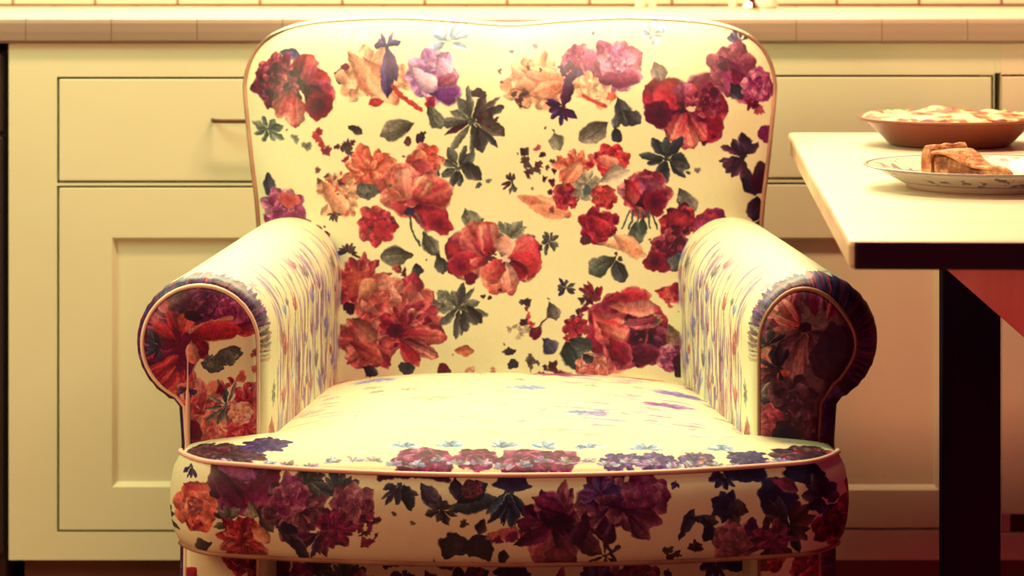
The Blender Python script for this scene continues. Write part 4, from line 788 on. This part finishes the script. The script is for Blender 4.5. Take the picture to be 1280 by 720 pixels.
# ------------------------------------------------------------------ room shell
def tile_mat():
    m, nt, b = new_mat('wall_tiles')
    tc = nt.nodes.new('ShaderNodeTexCoord'); sp = nt.nodes.new('ShaderNodeSeparateXYZ'); cb = nt.nodes.new('ShaderNodeCombineXYZ')
    br = nt.nodes.new('ShaderNodeTexBrick'); br.offset = .5
    br.inputs['Color1'].default_value = (.72, .72, .56, 1); br.inputs['Color2'].default_value = (.77, .77, .60, 1); br.inputs['Mortar'].default_value = (.26, .10, .09, 1)
    br.inputs['Scale'].default_value = 1.0; br.inputs['Brick Width'].default_value = .1428; br.inputs['Row Height'].default_value = .0714; br.inputs['Mortar Size'].default_value = .0028; br.inputs['Mortar Smooth'].default_value = .3
    ax = nt.nodes.new('ShaderNodeMath'); ax.operation = 'ADD'; az = nt.nodes.new('ShaderNodeMath'); az.operation = 'ADD'
    ax.inputs[1].default_value = 10 * .1428 - PX(67.5, 4.7); az.inputs[1].default_value = -.9235 + 14 * .0714
    nt.links.new(tc.outputs['Object'], sp.inputs['Vector']); nt.links.new(sp.outputs['X'], ax.inputs[0]); nt.links.new(sp.outputs['Z'], az.inputs[0])
    nt.links.new(ax.outputs[0], cb.inputs['X']); nt.links.new(az.outputs[0], cb.inputs['Y']); nt.links.new(cb.outputs['Vector'], br.inputs['Vector'])
    nt.links.new(br.outputs['Color'], b.inputs['Base Color']); b.inputs['Roughness'].default_value = .25
    bp = nt.nodes.new('ShaderNodeBump'); bp.invert = True; bp.inputs['Distance'].default_value = .002; bp.inputs['Strength'].default_value = .6
    nt.links.new(br.outputs['Fac'], bp.inputs['Height']); nt.links.new(bp.outputs['Normal'], b.inputs['Normal'])
    return m
M_TILE = tile_mat()
M_PLASTER = noise_mat('warm_plaster', (.55, .42, .32), (.6, .47, .36), .9, (4, 4, 4), .2, 40)
M_FLOOR = noise_mat('terracotta_floor', (.16, .06, .035), (.26, .11, .06), .5, (5, 5, 5), .1, 30)
M_TRIM = noise_mat('window_paint', (.75, .72, .6), (.8, .77, .65), .5)
WX0, WX1, WZ0, WZ1 = -1.05, .75, 1.30, 2.15
m = MB(); frame_boxes(m, -2.2, 2.2, 0, 2.7, [(WX0, WX1, WZ0, WZ1)], 4.70, 4.82); tag(m.build('wall_back', [M_TILE], None, smooth=False), kind='structure')
m = MB(); m.box(-2.2, 2.2, -.6, 4.82, -.05, 0); tag(m.build('floor', [M_FLOOR], None, smooth=False), kind='structure')
w = empty('window_1', ((WX0 + WX1) / 2, 4.76, WZ0)); tag(w, kind='structure')
m = MB(); frame_boxes(m, WX0, WX1, WZ0, WZ1, [(WX0 + .05, -.17, WZ0 + .05, WZ1 - .05), (-.13, WX1 - .05, WZ0 + .05, WZ1 - .05)], 4.74, 4.79); tag(m.build('window_frame', [M_TRIM], w, smooth=False), kind='structure')

# ------------------------------------------------------------------ table with the pie
TZ = .757
M_TOP = noise_mat('pale_scrubbed_wood', (.66, .56, .44), (.80, .72, .60), .38, (3, 40, 3), .1, 60, .5, 5)
M_EDGE = noise_mat('shaded_table_edge', (.012, .002, .022), (.026, .004, .034), .5, (3, 3, 40))  # front edge's shade is put into this near-black wood colour
M_SIDE = noise_mat('lit_side_wood', (.55, .36, .24), (.72, .52, .38), .6, (40, 6, 40))  # paler copy for the left edge, its side light put into the colour
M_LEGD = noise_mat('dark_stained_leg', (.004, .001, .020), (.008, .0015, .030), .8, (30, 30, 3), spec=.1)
M_GUSS = noise_mat('reddish_pine', (.70, .30, .30), (.88, .46, .44), .55, (26, 26, 2), .1, 80)
table = tag(empty('table', (.95, 3.3, 0)), 'wooden table with pale top and dark front edge, carrying the pie', 'table')
def tabletop():
    th = .0285; R = .012
    A = np.array(P(1061, 302, 2.62)[:2]); B = np.array(P(985, 165, 3.995)[:2])
    A = np.array([PX(1061, 2.615), 2.615]); B = np.array([PX(984.5, 3.99), 3.99])
    pts = []; cs = [A, np.array([1.75, 2.575]), np.array([1.75, 4.0]), B]; n = 4
    for i in range(4):
        p, q, r = cs[i - 1], cs[i], cs[(i + 1) % 4]; u = (p - q) / np.linalg.norm(p - q); v = (r - q) / np.linalg.norm(r - q)
        a, b = q + u * R, q + v * R
        for t in np.linspace(0, 1, 7): pts.append((1 - t) ** 2 * a + 2 * t * (1 - t) * q + t * t * b)
    pts = np.array(pts); c = pts.mean(0); rows = []
    d = np.roll(pts, -1, 0) - np.roll(pts, 1, 0); nn = np.stack([d[:, 1], -d[:, 0]], 1); nn /= np.linalg.norm(nn, axis=1)[:, None]
    m = MB()
    for z, i in ((TZ, .005), (TZ - .0015, .0015), (TZ - .005, 0), (TZ - th + .005, 0), (TZ - th + .0015, .0015), (TZ - th, .005)): rows.append(np.c_[pts - nn * i, np.full(len(pts), z)])
    G = np.array(rows); N = len(pts)
    m.add(G[0], [tuple(range(N))], 0); m.add(G[-1], [tuple(range(N))[::-1]], 1)
    for k in range(5):
        for i in range(N):
            j = (i + 1) % N; mid = (pts[i] + pts[j]) / 2; nrm = nn[i] + nn[j]
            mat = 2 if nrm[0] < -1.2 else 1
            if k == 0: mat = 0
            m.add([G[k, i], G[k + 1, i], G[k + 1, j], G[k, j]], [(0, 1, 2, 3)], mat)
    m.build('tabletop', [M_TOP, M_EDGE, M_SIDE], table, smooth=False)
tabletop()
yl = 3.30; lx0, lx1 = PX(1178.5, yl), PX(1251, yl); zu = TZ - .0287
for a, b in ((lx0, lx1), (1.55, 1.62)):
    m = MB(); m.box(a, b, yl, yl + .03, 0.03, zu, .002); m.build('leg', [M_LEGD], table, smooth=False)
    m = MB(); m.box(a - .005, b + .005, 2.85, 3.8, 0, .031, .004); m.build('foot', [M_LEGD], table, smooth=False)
yg = yl - .024
poly = [(PX(1180, yg), zu - .0005), (PX(1180, yg), PZ(333.5, yg)), (PX(1252, yg), PZ(397, yg)), (PX(1636, yg), .2605), (PX(1756, yg), .2605), (PX(1296, yg), zu - .0005)]
m = MB(); m.prism(poly, 'y', yg, yl - .0005); tag(m.build('diagonal_brace', [M_GUSS], table, smooth=False), 'reddish pine diagonal brace')
m = MB(); m.box(lx1 + .001, 1.549, yl + .005, yl + .025, .18, .26, .003); m.build('stretcher', [M_LEGD], table, smooth=False)

# pie in its dish
PYX, PYY = PX(1187, 3.76), 3.76
M_DISH = noise_mat('terracotta_dish', (.19, .05, .035), (.26, .075, .045), .35, (6, 6, 6), coat=.2)
def crust_mat(name, cols, scale, bump=.6):
    m, nt, b = new_mat(name)
    tc = nt.nodes.new('ShaderNodeTexCoord'); nz = nt.nodes.new('ShaderNodeTexNoise'); nz.inputs['Scale'].default_value = scale; nz.inputs['Detail'].default_value = 5; nz.inputs['Roughness'].default_value = .6
    cr = nt.nodes.new('ShaderNodeValToRGB'); el = cr.color_ramp.elements
    el[0].position = cols[0][0]; el[0].color = (*cols[0][1], 1); el[1].position = cols[-1][0]; el[1].color = (*cols[-1][1], 1)
    for p, c in cols[1:-1]: e = el.new(p); e.color = (*c, 1)
    nt.links.new(tc.outputs['Object'], nz.inputs['Vector']); nt.links.new(nz.outputs['Fac'], cr.inputs['Fac']); nt.links.new(cr.outputs['Color'], b.inputs['Base Color'])
    b.inputs['Roughness'].default_value = .55
    n2 = nt.nodes.new('ShaderNodeTexNoise'); n2.inputs['Scale'].default_value = scale * 4; n2.inputs['Detail'].default_value = 4
    bp = nt.nodes.new('ShaderNodeBump'); bp.inputs['Strength'].default_value = bump; bp.inputs['Distance'].default_value = .004
    nt.links.new(tc.outputs['Object'], n2.inputs['Vector']); nt.links.new(n2.outputs['Fac'], bp.inputs['Height']); nt.links.new(bp.outputs['Normal'], b.inputs['Normal'])
    return m
M_CRUST = crust_mat('baked_crust', [(.42, (.20, .025, .01)), (.48, (.50, .15, .05)), (.53, (.80, .55, .30)), (.66, (.84, .72, .48))], 30)
M_FILL = crust_mat('pie_filling', [(.40, (.10, .03, .018)), (.50, (.34, .13, .06)), (.58, (.62, .36, .18)), (.70, (.70, .46, .26))], 48)
M_SLICE = crust_mat('browned_crust', [(.36, (.34, .09, .04)), (.5, (.62, .28, .12)), (.66, (.78, .56, .34))], 70)
pie = tag(empty('pie', (PYX, PYY, TZ)), 'whole golden pie in a brown terracotta dish, standing at the back of the table', 'pie')
m = MB(); z0 = TZ + .0004
m.lathe([(.001, z0), (.078, z0), (.084, z0 + .002), (.088, z0 + .006), (.112, z0 + .030), (.1245, z0 + .0355), (.1275, z0 + .0385), (.124, z0 + .0395), (.112, z0 + .035), (.085, z0 + .009), (.001, z0 + .008)], PYX, PYY, 72); m.build('dish', [M_DISH], pie)
def pie_top():
    r = np.random.RandomState(4); nr, na = 40, 140; G = np.zeros((nr, na, 3)); bl = [(r.uniform(-.1, .1), r.uniform(-.1, .1), r.uniform(.008, .02), r.uniform(-.003, .006)) for _ in range(70)]
    for i in range(nr):
        for j in range(na):
            a = 2 * PI * j / na; t = i / (nr - 1); R = .001 + .1235 * t
            x, y = R * math.cos(a), R * math.sin(a)
            z = TZ + .0392 + .0065 * (1 - (t / .82) ** 2 if t < .82 else 0) + sum(h * math.exp(-((x - bx) ** 2 + (y - by) ** 2) / (w_ * w_)) for bx, by, w_, h in bl) * (1 - t ** 6) * .6
            if t > .78: z += .0032 * math.sin(PI * min(1, (t - .78) / .2)) * (1 + .4 * math.sin(a * 26 + 3 * t + 2 * math.sin(3 * a))) 
            if t > .97: z -= .004
            G[i, j] = (PYX + x, PYY + y, z)
    m = MB(); m.grid(G, 0, closed_v=True); m.add(G[0], [tuple(range(na))], 0)
    m.build('crust', [M_CRUST], pie)
pie_top()

# plate with the slice
PLX, PLY = PX(1231, 3.15), 3.15
def plate_mat():
    m, nt, b = new_mat('white_decorated_china')
    tc = nt.nodes.new('ShaderNodeTexCoord'); sp = nt.nodes.new('ShaderNodeVectorMath'); sp.operation = 'LENGTH'
    mu = nt.nodes.new('ShaderNodeVectorMath'); mu.operation = 'MULTIPLY'; mu.inputs[1].default_value = (1, 1, 0)
    nt.links.new(tc.outputs['Object'], mu.inputs[0]); nt.links.new(mu.outputs['Vector'], sp.inputs[0])
    cr = nt.nodes.new('ShaderNodeValToRGB'); cr.color_ramp.interpolation = 'LINEAR'; e = cr.color_ramp.elements
    md = nt.nodes.new('ShaderNodeMath'); md.operation = 'MULTIPLY'; md.inputs[1].default_value = 1 / .14
    nt.links.new(sp.outputs['Value'], md.inputs[0]); nt.links.new(md.outputs[0], cr.inputs['Fac'])
    e[0].position = 0; e[0].color = (0, 0, 0, 1); e[1].position = 1; e[1].color = (1, 1, 1, 1)
    for p, c in ((.70, 0), (.715, .8), (.73, 0), (.955, 0), (.965, 1), (.975, 1), (.985, .2)): q = e.new(p); q.color = (c, c, c, 1)
    vo = nt.nodes.new('ShaderNodeTexNoise'); vo.inputs['Scale'].default_value = 55; vo.inputs['Detail'].default_value = 4
    c2 = nt.nodes.new('ShaderNodeValToRGB'); c2.color_ramp.elements[0].position = .56; c2.color_ramp.elements[1].position = .60
    band = nt.nodes.new('ShaderNodeValToRGB'); be = band.color_ramp.elements; be[0].position = .66; be[0].color = (0, 0, 0, 1); be[1].position = .95; be[1].color = (0, 0, 0, 1)
    for p in (.74, .9): q = be.new(p); q.color = (.8, .8, .8, 1)
    nt.links.new(md.outputs[0], band.inputs['Fac']); nt.links.new(tc.outputs['Object'], vo.inputs['Vector']); nt.links.new(vo.outputs['Fac'], c2.inputs['Fac'])
    ml = nt.nodes.new('ShaderNodeMath'); ml.operation = 'MULTIPLY'; nt.links.new(c2.outputs['Color'], ml.inputs[0]); nt.links.new(band.outputs['Color'], ml.inputs[1])
    mx = nt.nodes.new('ShaderNodeMath'); mx.operation = 'MAXIMUM'; nt.links.new(ml.outputs[0], mx.inputs[0]); nt.links.new(cr.outputs['Color'], mx.inputs[1])
    mc = nt.nodes.new('ShaderNodeMixRGB'); mc.inputs[1].default_value = (.78, .78, .74, 1); mc.inputs[2].default_value = (.10, .10, .16, 1)
    nt.links.new(mx.outputs[0], mc.inputs['Fac']); nt.links.new(mc.outputs['Color'], b.inputs['Base Color']); b.inputs['Roughness'].default_value = .18
    return m
M_PLATE = plate_mat()
m = MB(); z0 = TZ + .0004
m.lathe([(.001, z0 + .004), (.082, z0 + .004), (.084, z0), (.09, z0), (.092, z0 + .004), (.104, z0 + .010), (.125, z0 + .0205), (.1385, z0 + .0245), (.140, z0 + .0258), (.1385, z0 + .0268), (.124, z0 + .0235), (.104, z0 + .0135), (.09, z0 + .0085), (.001, z0 + .0078)], PLX, PLY, 96)
pl = m.build('plate', [M_PLATE]); tag(recenter(pl, (PLX, PLY, TZ)), 'white dinner plate with dark painted rim under the pie slice', 'plate')

def slice_():
    sz = TZ + .0094; back = np.array([PX(1184, 3.14), 3.145]); tip = np.array([PX(1265, 3.08), 3.075])
    root = tag(empty('pie_slice', ((back[0] + tip[0]) / 2, 3.11, sz)), 'cut slice of pie lying on the white plate', 'pie slice')
    ax = (tip - back); L = np.linalg.norm(ax); ax /= L; pr = np.array([-ax[1], ax[0]])
    r = np.random.RandomState(8); n, k = 34, 16
    def body(z_lo, z_hi, t0, t1, wid, jit, name, mat, parent):
        G = []
        for i in range(n):
            t = t0 + (t1 - t0) * i / (n - 1); hw = wid * (1 - t) + .002; lo, hi = z_lo(t), z_hi(t); row = []
            for j in range(k):
                a = 2 * PI * j / k; cs, sn = math.cos(a), math.sin(a)
                u = np.sign(cs) * abs(cs) ** .45 * hw; v = np.sign(sn) * abs(sn) ** .45
                z = (lo + hi) / 2 + v * (hi - lo) / 2 + (r.uniform(-jit, jit) if v > -.5 else 0); p = back + ax * (L * t + r.uniform(-jit, jit)) + pr * (u + r.uniform(-jit, jit))
                row.append((p[0], p[1], z))
            G.append(row)
        G = np.array(G); m = MB(); m.grid(G, 0, closed_v=True, flip=True); m.add(G[0], [tuple(range(k))], 0); m.add(G[-1], [tuple(range(k))[::-1]], 0)
        o = m.build(name, [mat], parent); s = o.modifiers.new('sub', 'SUBSURF'); s.levels = s.render_levels = 1; return o
    body(lambda t: sz + .004, lambda t: sz + .031 - .022 * t ** 1.3 + .003 * math.sin(9 * t), .08, .97, .033, .0007, 'filling', M_FILL, root)
    body(lambda t: sz + .0005, lambda t: sz + .0048, .03, 1.0, .035, .0003, 'bottom_crust', M_SLICE, root)
    body(lambda t: sz + .0298 - .022 * t ** 1.3 + .003 * math.sin(9 * t), lambda t: sz + .0345 - .0225 * t ** 1.3 + .0035 * math.sin(9 * t), .05, .99, .0345, .0009, 'top_crust', M_SLICE, root)
    # crimped rim standing at the wide end
    m = MB(); pts = []; 
    for s in np.linspace(-1, 1, 26):
        q = back - ax * (.002 + .004 * (1 - s * s)) + pr * s * .035; pts.append((q[0], q[1], sz + .021 + .0004 * math.sin(s * 8)))
    G = []
    for i, p in enumerate(pts):
        row = []
        for j in range(14):
            a = 2 * PI * j / 14; rx = .0075 * (1 + .02 * math.sin(i * 1.3)); rz = .0205 * (1 + .015 * math.sin(i * .9))
            d = ax * rx * math.cos(a); row.append((p[0] + d[0], p[1] + d[1], p[2] + rz * math.sin(a)))
        G.append(row)
    G = np.array(G); m.grid(G, 0, closed_v=True, flip=True); m.add(G[0], [tuple(range(14))], 0); m.add(G[-1], [tuple(range(14))[::-1]], 0)
    m.build('rim_crust', [M_SLICE], root)
slice_()

# ------------------------------------------------------------------ light
def area(name, loc, to, sx, sy, watts, col, spread=180):
    L = bpy.data.lights.new(name, 'AREA'); L.shape = 'RECTANGLE'; L.size = sx; L.size_y = sy; L.energy = watts; L.color = col; L.spread = math.radians(spread)
    o = bpy.data.objects.new(name, L); COL.objects.link(o); o.location = loc
    from mathutils import Vector
    o.rotation_euler = (Vector(to) - Vector(loc)).to_track_quat('-Z', 'Y').to_euler(); return o
area('daylight_sink_window', (-.15, 4.66, 1.72), (-.1, 3.1, .5), 1.7, .8, 54, (1, .95, .50))
area('daylight_side_window', (-1.5, 3.15, 2.1), (.0, 3.9, .5), .7, .9, 26, (.70, 1, .46))
area('ceiling_lamp', (.25, 3.50, 2.5), (.25, 3.62, 0), 1.1, .2, 62, (1, .58, .29))
area('added_warm_fill', (-1.15, 2.3, 1.1), (.2, 4.1, .5), .4, .4, 11, (1, .50, .20))  # warm fill added at the left for the side-to-side gradient
area('added_red_fill', (.75, 2.3, .30), (.56, 4.13, .38), .25, .25, .32, (1, .05, .06), 44)  # weak red fill added low in front to redden the right cabinets
W = bpy.data.worlds.new('room_glow'); S.world = W; W.use_nodes = True
W.node_tree.nodes['Background'].inputs['Color'].default_value = (.24, .004, .048, 1); W.node_tree.nodes['Background'].inputs['Strength'].default_value = .8

cam = bpy.data.cameras.new('camera'); co = bpy.data.objects.new('camera', cam); COL.objects.link(co)
co.location = (0, 0, HC); co.rotation_euler = (PI / 2, 0, 0)
cam.sensor_width = 36; cam.lens = F / 1280 * 36; cam.shift_y = (HY - 360) / 1280; cam.clip_start = .05
cam.dof.use_dof = True; cam.dof.focus_distance = 3.25; cam.dof.aperture_fstop = 7
S.camera = co
S.view_settings.view_transform = 'Standard'; S.view_settings.look = 'None'; S.view_settings.gamma = 1; S.view_settings.use_curve_mapping = False; S.view_settings.exposure = 0
